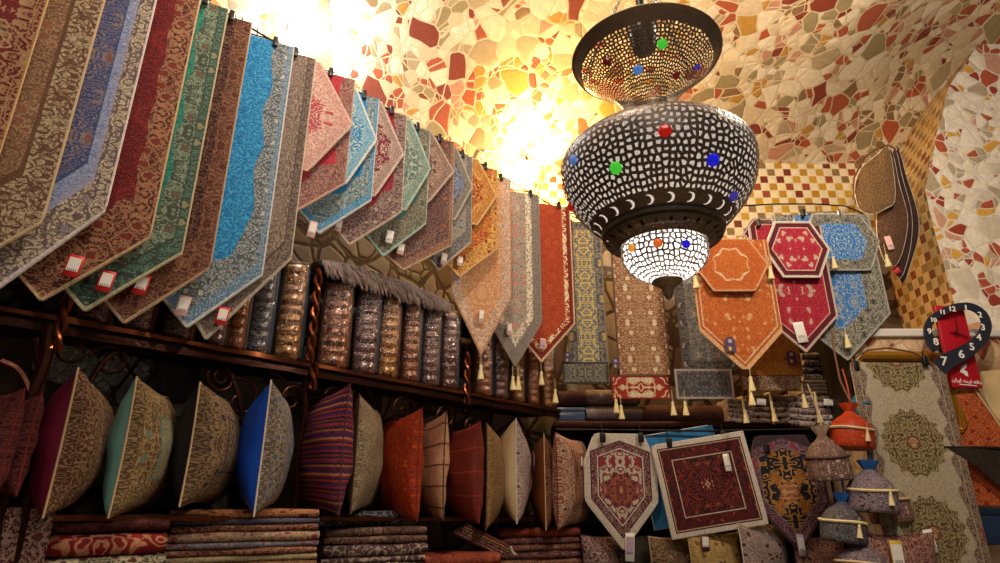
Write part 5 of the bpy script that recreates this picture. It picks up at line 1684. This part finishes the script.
bl = [('tasselled bundle of dark runners lying left on the back shelf', 730, 752, 398, 423, m_bd), ('middle tasselled bundle of umber runners with a white label', 750, 786, 394, 424, m_bd2), ('right hand tasselled bundle of purple and white runners at the end of the shelf', 786, 838, 394, 426, m_bd)]
for k, (l_, x0, x1, y0, y1, mt) in enumerate(bl):
    o = pack(l_, x0, x1, y0, y1, mt, y=SHELF_Y - .05, layers=5, name='folded_bundle', group='tasselled bundles')
    a = bx(x0, y1, SHELF_Y); b = bx(x1, y0, SHELF_Y); w = b.x - a.x; hh = b.z - a.z
    mb = MB(); mb.tube([(w * .06, -.105, -.002), (w * .05, -.115, hh * .5), (w * .07, -.105, hh * 1.01), (w * .08, .1, hh * 1.02)], .007, 7); mb.build('tie_cord', M.cream_thread, o)
    tassel(o, w * .05, hh * .45, -.125, 1.0, cord=.03)
    if k: card('price_tag', o, w * (.25 if k == 2 else -.2), hh * .7, -.122, .05, .035, M.white_card, M.white_card, .1, .03)

# ------------------------------------------------------------------ mats hung on the rod below the back shelf
RY = SHELF_Y - .16
zr = ZBK - .06
def dmat(label, pts_c, hw, hh, mat, trim, y, rot, name='place_mat', seed=1, amp=.006, kind='hex', cat='place mat'):
    base = bx(*pts_c, y)
    t = thing(name, label, cat, base, 0, 'mats hung below the back shelf', rot=(0, rot, 0))
    mb = MB(); mb.seed = seed
    if kind == 'hex':     # flat top, point below
        rows = [(-hh, -.004, .004), (-hh * .2, -hw, hw), (hh * .5, -hw, hw), (hh, -hw * .70, hw * .70)]
        tf = lambda x, z: (x, z); dm = (hw, hh * 1.0, (hh * .8) / hw)
    else:
        rows = [(-hh, -hw, hw), (hh, -hw, hw)]; tf = lambda x, z: (x, z); dm = (hw, hh, 0.0)
    loop = sheet(mb, rows, .010, tf, dm, ripple(amp, seed))
    mb.build('mat_cloth', mat, t)
    if trim: hem_pipe(loop, trim, t, .004)
    return t, base
ppm = (bx(700, 480, RY) - bx(600, 480, RY)).length / 100     # metres per pixel out there
m_wf = B('white_border_floral', [(.030, '#cfc6ba', None, ''), (.036, '#4c1c28', None, ''), (.066, '#5c2434', '#a88c80', 'fine', '#c0a898'), (.072, '#cfc6ba', None, ''), (.078, '#5c2434', None, ''), (INF, '#c4baac', '#8c3038', 'arab', '#8c2c34')], 15, topk=.3, med=[(.52, '#5c2040', '#a05c3c', 'both', '#c88c5c')])
d1, db1 = dmat('white bordered mat with a purple flower medallion and hanging tag', (621, 490), 36 * ppm, 54 * ppm, m_wf, M.trim_white, RY, .02, seed=2)
card('price_tag', d1, .028, -52 * ppm, -.018, .045, .13, M.lilac, M.white_card, .06, .08)
d2, db2 = dmat('turquoise blue backed cushion cover behind the red kilim', (684, 476), 42 * ppm, 45 * ppm, plain('turquoise_cloth', '#2a7ab0', .7, bmp=.1), M.trim_white, RY + .06, -.16, name='cushion_cover', seed=3, kind='rect', cat='cushion cover')
m_kil = B('red_kilim', [(.022, '#cfc4b8', None, ''), (.028, '#3c1414', None, ''), (.033, '#c0a088', None, ''), (.085, '#6c1818', '#2c1214', 'both', '#8c3424'), (.090, '#c8b8a4', None, ''), (.096, '#3c1414', None, ''), (INF, '#2c1416', '#7c2420', 'arab', '#8c4a34')], 22, med=[(.16, '#6c1c1c', '#c8a088', 'arab', None)])
d3, db3 = dmat('square red kilim with a white border and a white tag', (708, 484), 47 * ppm, 44 * ppm, m_kil, M.trim_white, RY - .03, -.15, name='kilim_mat', seed=4, amp=.018, kind='rect', cat='kilim mat')
for q in d3.children: pass
x, z = at_back(db3, 728, 466, RY - .03); card('price_tag', d3, x, z, -.035, .032, .085, M.white_card, M.white_card, .06, .05)
m_nv = B('navy_paisley', [(.01, '#3c2c34', None, ''), (.05, '#54242c', '#8c7480', 'fine', '#9c3a48'), (.056, '#7c6c70', None, ''), (INF, '#181a28', '#a87834', 'arab', '#a8682c')], 15, topk=.3, med=[(.36, '#8c4428', '#c09060', 'both', '#b0583c')])
d4, db4 = dmat('navy and orange paisley mat with a dark rose border', (790, 492), 37 * ppm, 54 * ppm, m_nv, M.trim_dark, RY - .02, -.03, seed=6)
card('price_tag', d4, .0, -48 * ppm, -.018, .035, .10, M.white_card, M.lilac, .02, .06)
for px, py in ((602, 436), (640, 436), (668, 441), (722, 434), (765, 447), (812, 446)):
    p = bx(px, py, RY - .01)
    o = thing('clip', {602: 'left black clip on the white bordered mat', 640: 'right black clip on the white bordered mat', 668: 'left black clip on the red kilim', 722: 'right black clip on the red kilim', 765: 'left black clip on the navy paisley mat', 812: 'right black clip on the navy paisley mat'}[px], 'clip', p - Vector((0, 0, .02)), 0, 'clips below the back shelf')
    mb = MB(); mb.rbox((0, -.02, .01), (.03, .012, .05), .005); mb.build('jaw', M.black_plastic, o)
    mb = MB(); mb.tube([(0, -.02, .03), (0, .0, .06), (0, .02, .08), (0, .035, .07)], .003, 6); mb.build('hook', M.black_iron, o)

# cushions lying along the bottom, on a low bench
ZBEN = BW(720, 606, RY).z
def low_table(name, label, cat, x0, x1, y0, y1, z):
    t = thing(name, label, cat, ((x0 + x1) / 2, (y0 + y1) / 2, 0))
    hx, hy = (x1 - x0) / 2, (y1 - y0) / 2
    mb = MB(); mb.rbox((0, 0, z - .02), (2 * hx, 2 * hy, .04), .008); mb.build('top', M.wood, t, False)
    for sx in (-1, 1):
        for sy in (-1, 1):
            mb = MB(); mb.rbox((sx * (hx - .05), sy * (hy - .05), (z - .04) / 2), (.05, .05, z - .04), .006); mb.build('leg', M.wood, t, False)
low_table('display_bench', 'low dark bench under the cushions along the bottom of the photo', 'bench', .32, 1.84, 2.78, 3.42, ZBEN)
low_table('low_stool', 'low dark stool under the garnet floral cushion', 'stool', 1.86, 2.30, 2.78, 3.14, ZBEN)
def lowc(label, f, b, tr, box, y, side, alpha, seed, **k):
    box = (box[0], box[1], box[2], 606); c = bx((box[0] + box[1]) / 2, (box[2] + box[3]) / 2, y)
    return cushion(label, f, b, tr, box, ZBEN + .002, side=side, alpha=alpha, seed=seed, point=c, group='cushions along the bottom', **k)
k_dkr = B('dark_red_floral', [(INF, '#4c2024', '#a08880', 'both', '#6c2c34')], 22)
k_bei = B('tan_floral', [(INF, '#8c7454', '#54382c', 'both', '#a88c60')], 20)
k_gld = B('gold_floral', [(INF, '#a08048', '#c0a468', 'both', '#7c5c34')], 20)
k_wht = B('grey_red_floral', [(INF, '#7c6864', '#a89890', 'both', '#54302c')], 26)
k_rse = B('rose_brown_floral', [(INF, '#6c3c38', '#a88478', 'both', '#54282a')], 26)
lowc('dark red floral cushion below the white bordered mat', k_dkr, k_dkr, M.trim_dark, (582, 634, 538, 600), RY + .11, 1, 55, 21)
lowc('dark olive cushion wedged behind the hanging tag', sat('olive_dark', '#2c2820', .7), k_dkr, M.trim_dark, (632, 652, 538, 600), RY + .11, 1, 40, 22)
lowc('tan cushion with brown scrolls below the red kilim', k_bei, k_dkr, M.trim_gold, (652, 696, 538, 606), RY + .06, 1, 45, 23)
c1, cs1, ct1 = lowc('golden floral cushion with a label below the red kilim', k_gld, k_dkr, M.trim_gold, (690, 744, 534, 610), RY + .04, 1, 50, 24)
card('price_tag', c1, -cs1 * .28, cs1 * .86, -ct1 * .6 - .012, .05, .075, M.white_card, plain('wine_card', '#5c2830', .5), .05)
lowc('grey and red cushion between the kilim and the navy mat', k_wht, k_rse, M.trim_white, (742, 790, 525, 606), RY + .05, 1, 35, 25)
lowc('rose brown cushion below the navy paisley mat', k_rse, k_dkr, M.trim_red, (794, 852, 538, 606), RY + .06, 1, 50, 26)
# ------------------------------------------------------------------ right: pouches, long runner, frame, clock
PY = 2.98
def pouch(label, cx, cy, w, h, mat, band, neck, y=PY, tilt=0.0, seed=1, tass=True, nl=.35, cordmat=None, collar=True):
    """drawstring pouch: round flat bottom, gathered neck with ruffle, cord and tassel; base = its bottom"""
    bot = bx(cx, cy + h / 2, y); top = bx(cx, cy - h / 2, y); H = top.z - bot.z
    W = (bx(cx + w / 2, cy, y) - bx(cx - w / 2, cy, y)).length
    r = W / 2
    t = thing('drawstring_pouch', label, 'pouch', bot, 0, 'drawstring pouches hanging in a cluster', rot=(0, tilt, 0))
    mb = MB(); mb.seed = seed
    prof = smooth_prof([(.001, .004), (r * .8, .0), (r * .97, H * .04), (r, H * .2), (r * .96, H * .5), (r * .72, H * .74), (r * .34, H * .90), (r * .2, H)], 4)
    wb = lambda a, z: 1 + .035 * math.sin(a * 9 + seed) * min(1, max(0, z / H - .2) * 1.6)
    mb.lathe(prof, 40, wob=wb, tex=(r, 5, 0)); mb.build('pouch_body', mat, t)
    mb = MB(); mb.tube([(r * 1.0 * math.cos(a) * (1.005), r * 1.005 * math.sin(a), H * (.50 + .02 * math.sin(a * 2 + seed))) for a in [2 * PI * k / 28 for k in range(28)]], .007, 6, closed=True)
    mb.build('band', band, t)
    if collar:
        mb = MB(); mb.lathe([(r * .2, H * .97), (r * .26, H * 1.03), (r * .36, H * 1.12), (r * .42, H * 1.2), (r * .37, H * 1.18), (r * .2, H * 1.02)], 40, wob=lambda a, z: 1 + .22 * math.sin(a * 7 + seed) * max(0, z / H - .97) * 2.4)
        mb.build('ruffle', neck, t)
    mb = MB(); mb.tube([(0, 0, H), (r * .15, .01, H * 1.3), (r * .1, .02, H * 1.8), (0, .03, H * 2.2)], .004, 6); mb.build('drawstring', cordmat or neck, t)
    if tass:
        tassel(t, r * .2, H * .46, -r * 1.02, .8, band, cord=.04)
    return t
k_orp = B('orange_satin_brocade', [(INF, '#b83c14', '#8c2c10', 'fine', '#c8501c')], 26, rough=.45)
k_beip = B('rose_beige_pouch', [(INF, '#94786c', '#543c38', 'both', '#b8a090')], 30)
k_pur = B('purple_brown_pouch', [(INF, '#4c4048', '#94848c', 'both', '#382c38')], 34)
k_nvp = B('navy_pouch', [(INF, '#23283c', '#6c6868', 'both', '#323a54')], 34)
k_pale = B('pale_rose_pouch', [(INF, '#a08478', '#6c4c48', 'both', '#c0a898')], 32)
m_torq = plain('turquoise_satin', '#1c6c9c', .4, bmp=.2); m_azure = plain('azure_satin', '#1c62b4', .4, bmp=.2); m_orsat = plain('orange_satin', '#b84018', .45, bmp=.2); m_creamsat = plain('beige_satin', '#a89480', .5, bmp=.2)
p1 = pouch('bright orange drawstring pouch with a pale cord, topmost of the cluster', 853, 430, 40, 38, k_orp, M.trim_gold, m_orsat, tilt=.10, seed=1)
pouch('rose beige drawstring pouch hanging left below the orange one', 832, 458, 40, 46, k_beip, k_beip, m_creamsat, tilt=-.05, seed=2, tass=False, y=PY + .02)
pouch('purple brown drawstring pouch with a cream band, right below the orange one', 874, 491, 46, 44, k_pur, M.cream_thread, m_azure, tilt=.08, seed=3, y=PY - .03)
pouch('navy drawstring pouch with a cream tassel, left in the lower row', 844, 522, 42, 42, k_nvp, M.cream_thread, m_azure, tilt=.14, seed=4, y=PY)
pouch('pale rose drawstring pouch half hidden behind the purple brown one', 893, 500, 40, 44, k_pale, M.trim_gold, m_creamsat, tilt=-.1, seed=5, y=PY + .10, tass=False)
pouch('purple grey drawstring pouch at the bottom of the cluster', 864, 562, 46, 40, k_pur, M.trim_gold, plain('dark_blue_satin', '#16284c', .45), tilt=.05, seed=6, y=PY - .02)
pouch('turquoise drawstring pouch tucked behind the orange one', 862, 404, 18, 26, plain('turquoise_pouch', '#1c7484', .45, bmp=.2), m_torq, m_torq, tilt=.1, seed=7, y=PY + .07, tass=False)
# strings from which the pouches hang
hp = [(838, 372), (833, 345)]
mb = MB(); mb.tube([bx(855, 412, PY), bx(840, 380, PY + .02), bx(834, 350, PY + .04), bx(832, 330, PY + .08)], .005, 6)
props(mb.build('jute_rope', plain('brown_string', '#6c4a34', .7)), 'brown rope from which the pouch cluster hangs', 'rope')
# dark red cushion between pouches and runner
k_gar = B('garnet_floral', [(INF, '#5c2426', '#a07c70', 'both', '#6c1c24')], 26)
c_, S_, T_ = lowc('garnet floral cushion with a white and yellow tag under the pouches', k_gar, k_gar, M.trim_red, (874, 932, 522, 606), PY - .02, 1, 55, 31)
card('price_tag', c_, -S_ * .18, S_ * .74, -T_ * .9 - .012, .055, .12, M.white_card, M.yellow, .02, .06)

# long pale runner clipped to a cord in front of the gilt frame
LY_ = 3.02
tl, tr = bx(848, 363, LY_), bx(937, 357, LY_)
tipz = bx(952, 632, LY_).z
hw = (tr.x - tl.x) / 2 + .012; cx_ = (tr.x + tl.x) / 2
m_long = B('pale_medallion', [(.006, '#6c6454', None, ''), (.05, '#7c6c5c', '#4c3c38', 'both', '#8c5c54'), (.055, '#5c4c40', None, ''), (INF, '#a09c80', '#b0a88c', 'fine')], 30, amp=.012, freq=46)
def long_mat():
    # medallions repeat down the middle of the runner
    m, t, b, o = new_mat('pale_medallion_runner')
    p = patt(t, 30.0, .012, 46)
    vv = t.m('SUBTRACT', t.m('FRACT', t.m('ADD', t.m('DIVIDE', p['V'], .40), 20.47)), .5)
    vv = t.m('MULTIPLY', vv, .40)
    ang = t.m('ARCTAN2', vv, p['U'])
    rr = t.m('SQRT', t.m('ADD', t.m('MULTIPLY', p['U'], p['U']), t.m('MULTIPLY', vv, vv)))
    med = t.m('ADD', rr, t.m('MULTIPLY', t.m('ABSOLUTE', t.m('COSINE', t.m('MULTIPLY', ang, 8.0))), .02))
    col = t.mix(srgb('#a69c86'), srgb('#b4aa94'), p['Weave'])
    mc = t.mix(srgb('#7c7050'), srgb('#a89870'), p['Fine']); mc = t.mix(mc, srgb('#54482f'), p['Arab'])
    col = t.mix(col, mc, t.m('LESS_THAN', med, .165))
    col = t.mix(col, t.mix(srgb('#8c5c44'), srgb('#b8a070'), p['Fine']), t.m('LESS_THAN', med, .045))
    col = t.mix(col, srgb('#6c3c34'), t.m('LESS_THAN', t.m('ABSOLUTE', t.m('SUBTRACT', rr, .03)), .004))
    bc = t.mix(srgb('#80705e'), srgb('#4c3c38'), p['Arab']); bc = t.mix(bc, srgb('#a08c78'), t.m('MULTIPLY', p['Fine'], .6)); bc = t.mix(bc, srgb('#8c4c48'), p['Bloom'])
    col = t.mix(col, bc, t.m('LESS_THAN', p['DS'], .062))
    col = t.mix(col, srgb('#b0a48c'), t.m('LESS_THAN', t.m('ABSOLUTE', t.m('SUBTRACT', p['D'], .035)), .002))
    w = t.m('ADD', .72, t.m('MULTIPLY', p['Weave'], .45)); cw = t.n('ShaderNodeCombineColor'); [t.put(cw.inputs[i], w) for i in range(3)]
    t.put(b.inputs['Base Color'], t.mul(col, cw.outputs[0])); P(b, rough=.7, spec=.3); bump(t, b, p['Arab'], .3, .003)
    return m
Lr = tl.z - tipz
base = Vector((cx_ + .012, LY_, tipz))
lr = runner('table_runner', 'long pale runner with round medallions hanging in front of the gilt frame', 'table runner', long_mat(), M.trim_gold, base, .04, hw, .21, Lr, None, seed=3, amp=.006, full=.0)
x, z = plane_xy(928, 541, base, Vector((math.cos(.04), math.sin(.04), 0))); card('price_tag', lr, x, z, -.016, .045, .10, M.white_card, M.white_card, -.12, .04)
for px, py, nm in ((856, 366, 'left'), (925, 361, 'right')):
    p = bx(px, py, LY_ - .012)
    o = thing('clip', nm + ' black clip holding the long pale runner to its cord', 'clip', p - Vector((0, 0, .02)), 0, 'clips on the long pale runner')
    mb = MB(); mb.rbox((0, 0, .02), (.025, .022, .05), .006); mb.build('jaw', M.black_plastic, o)
    mb = MB(); mb.tube([(0, 0, .04), (0, .004, .06), (0, .0, .07)], .004, 6); mb.build('spring', M.black_iron, o)
mb = MB(); mb.tube([bx(855, 357, LY_ - .01), bx(868, 350, LY_), bx(888, 348, LY_), bx(912, 352, LY_), bx(928, 360, LY_ - .01), bx(934, 366, LY_ - .01)], .005, 6)
props(mb.build('jute_rope', plain('brown_string', '#6c4a34', .7)), 'brown rope arching above the long pale runner', 'rope')

# gilt picture frame leaning on the wall
FY = 3.11
fa, fb = bx(857, 356, FY), bx(941, 351, FY); fd = bx(964, 433, FY)
fw = (fd.x - fa.x); fz0 = fd.z; fz1 = fa.z
fr = thing('picture_frame', 'gilt picture frame leaning on the wall behind the long pale runner', 'picture frame', Vector(((fa.x + fd.x) / 2, FY, fz0)), 0, None, rot=(-.05, 0, 0))
W2, HH_ = fw / 2, fz1 - fz0
bw = .055
def bar(a, b):
    mb = MB()
    d = (b - a); L = d.length; ang = math.atan2(d.z, d.x)
    R_ = Matrix.Rotation(-ang, 3, 'Y')
    prof = [(-bw / 2, .0), (-bw / 2, -.018), (-bw * .3, -.03), (0, -.034), (bw * .3, -.024), (bw / 2, -.014), (bw / 2, .0)]
    n = len(prof)
    vs = []
    for end, sgn in ((0, 1), (L, -1)):
        for pz, py_ in prof:
            vs.append(R_ @ Vector((end + sgn * (pz + bw / 2) * 1.0 * (1 if True else 0), py_, pz)) + a)
    fs = [(i, (i + 1) % n, n + (i + 1) % n, n + i) for i in range(n)] + [tuple(range(n - 1, -1, -1)), tuple(n + i for i in range(n))]
    mb.add(vs, fs); mb.build('frame_bar', M.gold, fr, False)
c4 = [Vector((-W2, 0, 0)), Vector((W2, 0, 0)), Vector((W2, 0, HH_)), Vector((-W2, 0, HH_))]
bar(c4[1], c4[0]); bar(c4[2], c4[1]); bar(c4[3], c4[2]); bar(c4[0], c4[3])
mb = MB(); mb.rbox((0, -.004, HH_ / 2), (fw - bw, .008, HH_ - bw), .002); mb.build('picture', B('dark_picture', [(INF, '#4c3424', '#7c5c3c', 'both', '#5c4028')], 18), fr)

# spiral wall clock on a red board
CY = 3.045
def cpt(px, py, y=CY): return bx(px, py, y)
cb0 = cpt(957, 389)
clock = thing('wall_clock', 'dark spiral wall clock with white numerals on a red board', 'clock', cb0)
L_ = lambda px, py, y=CY: cpt(px, py, y) - cb0
q4 = [L_(936, 307), L_(964, 304), L_(981, 386), L_(957, 389)]
# straighten the board into a true slightly leaning rectangle
cen = (q4[0] + q4[1] + q4[2] + q4[3]) / 4
upv = ((q4[0] + q4[1]) - (q4[2] + q4[3])) / 2; hh_ = upv.length / 2; upv.normalize()
rtv = Vector((upv.z, 0, -upv.x)); hw_ = abs((q4[1] - q4[0]).dot(rtv)) / 2
mb = MB(); R_ = Matrix((rtv, Vector((0, 1, 0)), upv)).transposed()
mb.rbox(cen + Vector((0, .018, 0)), (hw_ * 2, .022, hh_ * 2), .004, R=R_); mb.build('board', plain('red_board', '#b01424', .4, noise=.06), clock)
mb = MB(); mb.rbox(cen + Vector((0, (PIER_Y - .055 + .03 - CY) / 2, .02)), (.05, PIER_Y - .055 - CY - .03, .05), .004); mb.build('wall_mount', M.black_iron, clock, False)
# spiral band, wide at the lower left end and tapering inward
sp = [(936, 369, 15), (944, 362, 15), (955, 356.5, 14), (966, 350.5, 12.5), (975, 343, 11), (981, 335, 10), (983.5, 326, 9), (981, 317, 8.2), (975, 311, 7.6), (967, 307.6, 7.2), (958, 307.5, 7), (950, 309, 6.8), (942, 312, 6.6), (935, 317, 6.4), (930.5, 323, 6.6), (929, 330, 7.2), (930.5, 338, 8.2), (934, 345, 9), (938, 350, 6)]
pts = []
for i in range(len(sp) - 1):
    p0, p1, p2, p3 = sp[max(0, i - 1)], sp[i], sp[i + 1], sp[min(len(sp) - 1, i + 2)]
    for k in range(5):
        q = k / 5
        pts.append([.5 * (2 * p1[j] + (p2[j] - p0[j]) * q + (2 * p0[j] - 5 * p1[j] + 4 * p2[j] - p3[j]) * q * q + (3 * p1[j] - p0[j] - 3 * p2[j] + p3[j]) * q ** 3) for j in range(3)])
pts.append(sp[-1])
mpp = (cpt(980, 340) - cpt(930, 340)).length / 50
L3 = [(L_(a, b), w * mpp / 2) for a, b, w in pts]
vs = []
nP = len(L3)
for i, (p, hw2) in enumerate(L3):
    t_ = (L3[min(nP - 1, i + 1)][0] - L3[max(0, i - 1)][0]).normalized()
    nn = Vector((-t_.z, 0, t_.x))
    yo = -.012 + .0 * i if i < nP * .62 else -.012 - .0
    dy = -.014
    for off in (-1, 1):
        for yy in (-.012, -.026):
            v = p + nn * (off * hw2); vs.append((v.x, yy + (.03 if i > nP * .66 else 0) * min(1, max(0, (i - nP * .66) / 6)), v.z))
fs = []
for i in range(nP - 1):
    a = i * 4; b = a + 4
    fs += [(a + 1, a + 3, b + 3, b + 1), (a, b, b + 2, a + 2), (a, a + 1, b + 1, b), (a + 2, b + 2, b + 3, a + 3)]
fs += [(0, 2, 3, 1), (nP * 4 - 4, nP * 4 - 3, nP * 4 - 1, nP * 4 - 2)]
mb = MB(); mb.add(vs, fs); mb.build('spiral_band', plain('slate_band', '#272a38', .4, noise=.08), clock, False)
def text(body, name, px, py, size, mat, y, parent, base, rot=0.0, th=.0015, offset=0.0):
    cu = bpy.data.curves.new(name, 'FONT'); cu.body = body; cu.align_x = 'CENTER'; cu.align_y = 'CENTER'; cu.size = size; cu.extrude = th; cu.offset = offset
    o = bpy.data.objects.new(name, cu); COL.objects.link(o)
    bpy.context.view_layer.update()
    me = bpy.data.meshes.new_from_object(o.evaluated_get(bpy.context.evaluated_depsgraph_get()))
    bpy.data.objects.remove(o); bpy.data.curves.remove(cu)
    me.name = name; me.materials.clear(); me.materials.append(mat)
    k = bpy.data.objects.new(name, me); COL.objects.link(k); k.parent = parent
    p = cpt(px, py, y) - base; k.location = p; k.rotation_euler = (PI / 2, rot, 0)
    return k
m_num = plain('white_numeral', '#f0eee8', .5, noise=.02)
for n_, px, py, s_, y_ in (('7', 944, 361.5, .062, 0), ('6', 961.5, 354.5, .056, 0), ('5', 972, 347, .050, 0), ('4', 979, 337.5, .046, 0), ('3', 983, 327.5, .044, 0), ('2', 980, 315, .040, 0), ('1', 966, 308, .038, 0), ('12', 952, 309, .036, 0), ('11', 942.5, 312.2, .03, -.001), ('10', 933.5, 320, .032, .03), ('9', 929.5, 331.5, .040, .03), ('8', 936, 342, .05, .03)):
    text(n_, 'numeral', px, py, s_ * 1.05, m_num, CY - .0285 + y_, clock, cb0, .12, offset=.0008)
mb = MB(); hc = L_(959, 335, CY - .004)
def hand(a, b, w):
    d = (b - a).normalized(); nn = Vector((-d.z, 0, d.x))
    mbh = MB(); mbh.prism([((a + nn * w)[0], (a + nn * w)[2]), ((b + nn * w * .5)[0], (b + nn * w * .5)[2]), ((b - nn * w * .5)[0], (b - nn * w * .5)[2]), ((a - nn * w)[0], (a - nn * w)[2])], -.0, -.004)
    mbh.build('hand', plain('dark_hand', '#3c1014', .4), clock, False)
hand(L_(957.5, 336), L_(955.5, 319), .0035); hand(L_(953, 331.5), L_(968, 337.5), .003); hand(L_(950, 332), L_(957, 336), .002)
# the maker's emblem and its white lettering
emb = [(963, 366), (967, 363.5), (967.5, 366.5), (964.5, 369.5), (968, 371.5), (969, 376.5), (966.5, 375.5), (964, 373), (961, 372), (961.5, 369)]
mb = MB(); mb.prism([((L_(a, b)).x, (L_(a, b)).z) for a, b in emb], .008, .004); mb.build('emblem', m_num, clock, False)
try:
    # joined letter shapes, already in visual right-to-left order
    wtxt = '\ufee5\ufe8d\ufeae\ufbfe\ufe8d \ufeea\ufee3\ufeae\ufe97 \ufeea\ufee7\ufe8e\ufea7'
    text(wtxt, 'lettering', 967, 381.3, .026, m_num, CY + .0055, clock, cb0, .12, th=.0008, offset=.0003)
except Exception as e:
    print('lettering', e)
mb = MB(); mb.box((L_(969, 384.8)) + Vector((0, .006, 0)), (.085, .002, .004), Matrix.Rotation(.10, 3, 'Y')); mb.build('small_line', m_num, clock, False)

# orange rug folded over below, dark lace scarf, pale cloth and blue box at the edge
OY = 3.1
g0 = bx(1003, 507, OY)
rt = thing('orange_rug', 'orange red patterned rug hanging folded at the right edge', 'rug', Vector((bx(985, 507, OY).x, OY, g0.z)))
poly = [(955, 392), (975, 390), (1003, 430), (1035, 470), (1035, 507), (966, 505), (962, 470)]
def poly_cloth(parent, name, poly, y, mat, th=.02, base=None, amp=.01, seed=1):
    pl = [bx(a, b, y) - base for a, b in poly]
    bm = bmesh.new()
    fr_ = [bm.verts.new((p.x, -th / 2, p.z)) for p in pl]
    f = bm.faces.new(fr_)
    bmesh.ops.triangulate(bm, faces=[f])
    bmesh.ops.subdivide_edges(bm, edges=bm.edges[:], cuts=5, use_grid_fill=True)
    bmesh.ops.triangulate(bm, faces=bm.faces[:])
    bm.verts.ensure_lookup_table()
    vs = [v.co.copy() for v in bm.verts]
    fs = [tuple(v.index for v in f.verts) for f in bm.faces]
    bm.verts.index_update(); fs = [tuple(v.index for v in f.verts) for f in bm.faces]
    edge_cnt = {}
    for f in fs:
        for i in range(len(f)):
            e = (f[i], f[(i + 1) % len(f)]); edge_cnt[tuple(sorted(e))] = edge_cnt.get(tuple(sorted(e)), []) + [e]
    bnd = [v[0] for k, v in edge_cnt.items() if len(v) == 1]
    bm.free()
    n = len(vs)
    A = [Vector((v.x, v.y + amp * mnoise.noise(Vector((v.x * 7, v.z * 7, seed))), v.z)) for v in vs]
    Bk = [Vector((v.x, v.y + th, v.z)) for v in A]
    mb = MB(); mb.seed = seed
    mb.add(A + Bk, fs + [tuple(i + n for i in reversed(f)) for f in fs] + [(b, a, a + n, b + n) for a, b in bnd], [(v.x, v.z) for v in A + Bk], (6, 6, 0))
    return mb.build(name, mat, parent)
poly_cloth(rt, 'rug_cloth', poly, OY, B('orange_rug_pile', [(INF, '#a03c1a', '#c86c3c', 'both', '#8c3018')], 22), .03, rt.location.copy())
mb = MB(); mb.tube([bx(a, b, OY - .02) - rt.location for a, b in ((975, 390), (990, 411), (1003, 430), (1035, 470))], .006, 6); mb.build('folded_edge', M.trim_gold, rt)
sy = OY - .07
sb = bx(995, 492, sy)
sc_ = thing('lace_scarf', 'pointed black lace scarf stretched across the orange rug', 'scarf', sb)
poly_cloth(sc_, 'scarf_cloth', [(944, 447), (975, 446), (1035, 448), (1035, 515), (1003, 488), (975, 466)], sy, B('black_lace', [(INF, '#17120f', '#3c322c', 'both', '#241c18')], 40), .006, sb, .012, 4)
mb = MB(); mb.tube([bx(a, b, sy - .004) - sb for a, b in ((944, 447), (975, 447.5), (1035, 449))], .005, 6); mb.build('rolled_hem', M.black_plastic, sc_)
pb = bx(992, 418, 3.14)
pc = thing('pale_cloth', 'cream folded cloth above the orange rug at the right edge', 'cloth', bx(1002, 425, 3.14))
poly_cloth(pc, 'cloth', [(978, 372), (1035, 366), (1035, 440), (1000, 424), (984, 398)], 3.14, plain('cream_cloth', '#d8bc8c', .7, noise=.1, bmp=.2), .02, pc.location.copy(), .02, 7)
bb = bx(996, 545, 3.05)
bo = thing('blue_box', 'dark blue patterned box at the right edge below the orange rug', 'box', bb)
s_ = (bx(1010, 545, 3.05) - bx(985, 545, 3.05)).length; h_ = bx(996, 508, 3.05).z - bb.z
mb = MB(); mb.rbox((s_ * .1, .06, h_ * .4), (s_, .12, h_ * .8), .006); mb.build('box_body', B('blue_box_print', [(INF, '#1c3050', '#3c6c8c', 'fine', '#5c8ca8')], 40), bo)
mb = MB(); mb.rbox((s_ * .1, .06, h_ * .9), (s_ * 1.04, .125, h_ * .2), .005); mb.build('lid', plain('blue_lid', '#14263c', .4), bo)
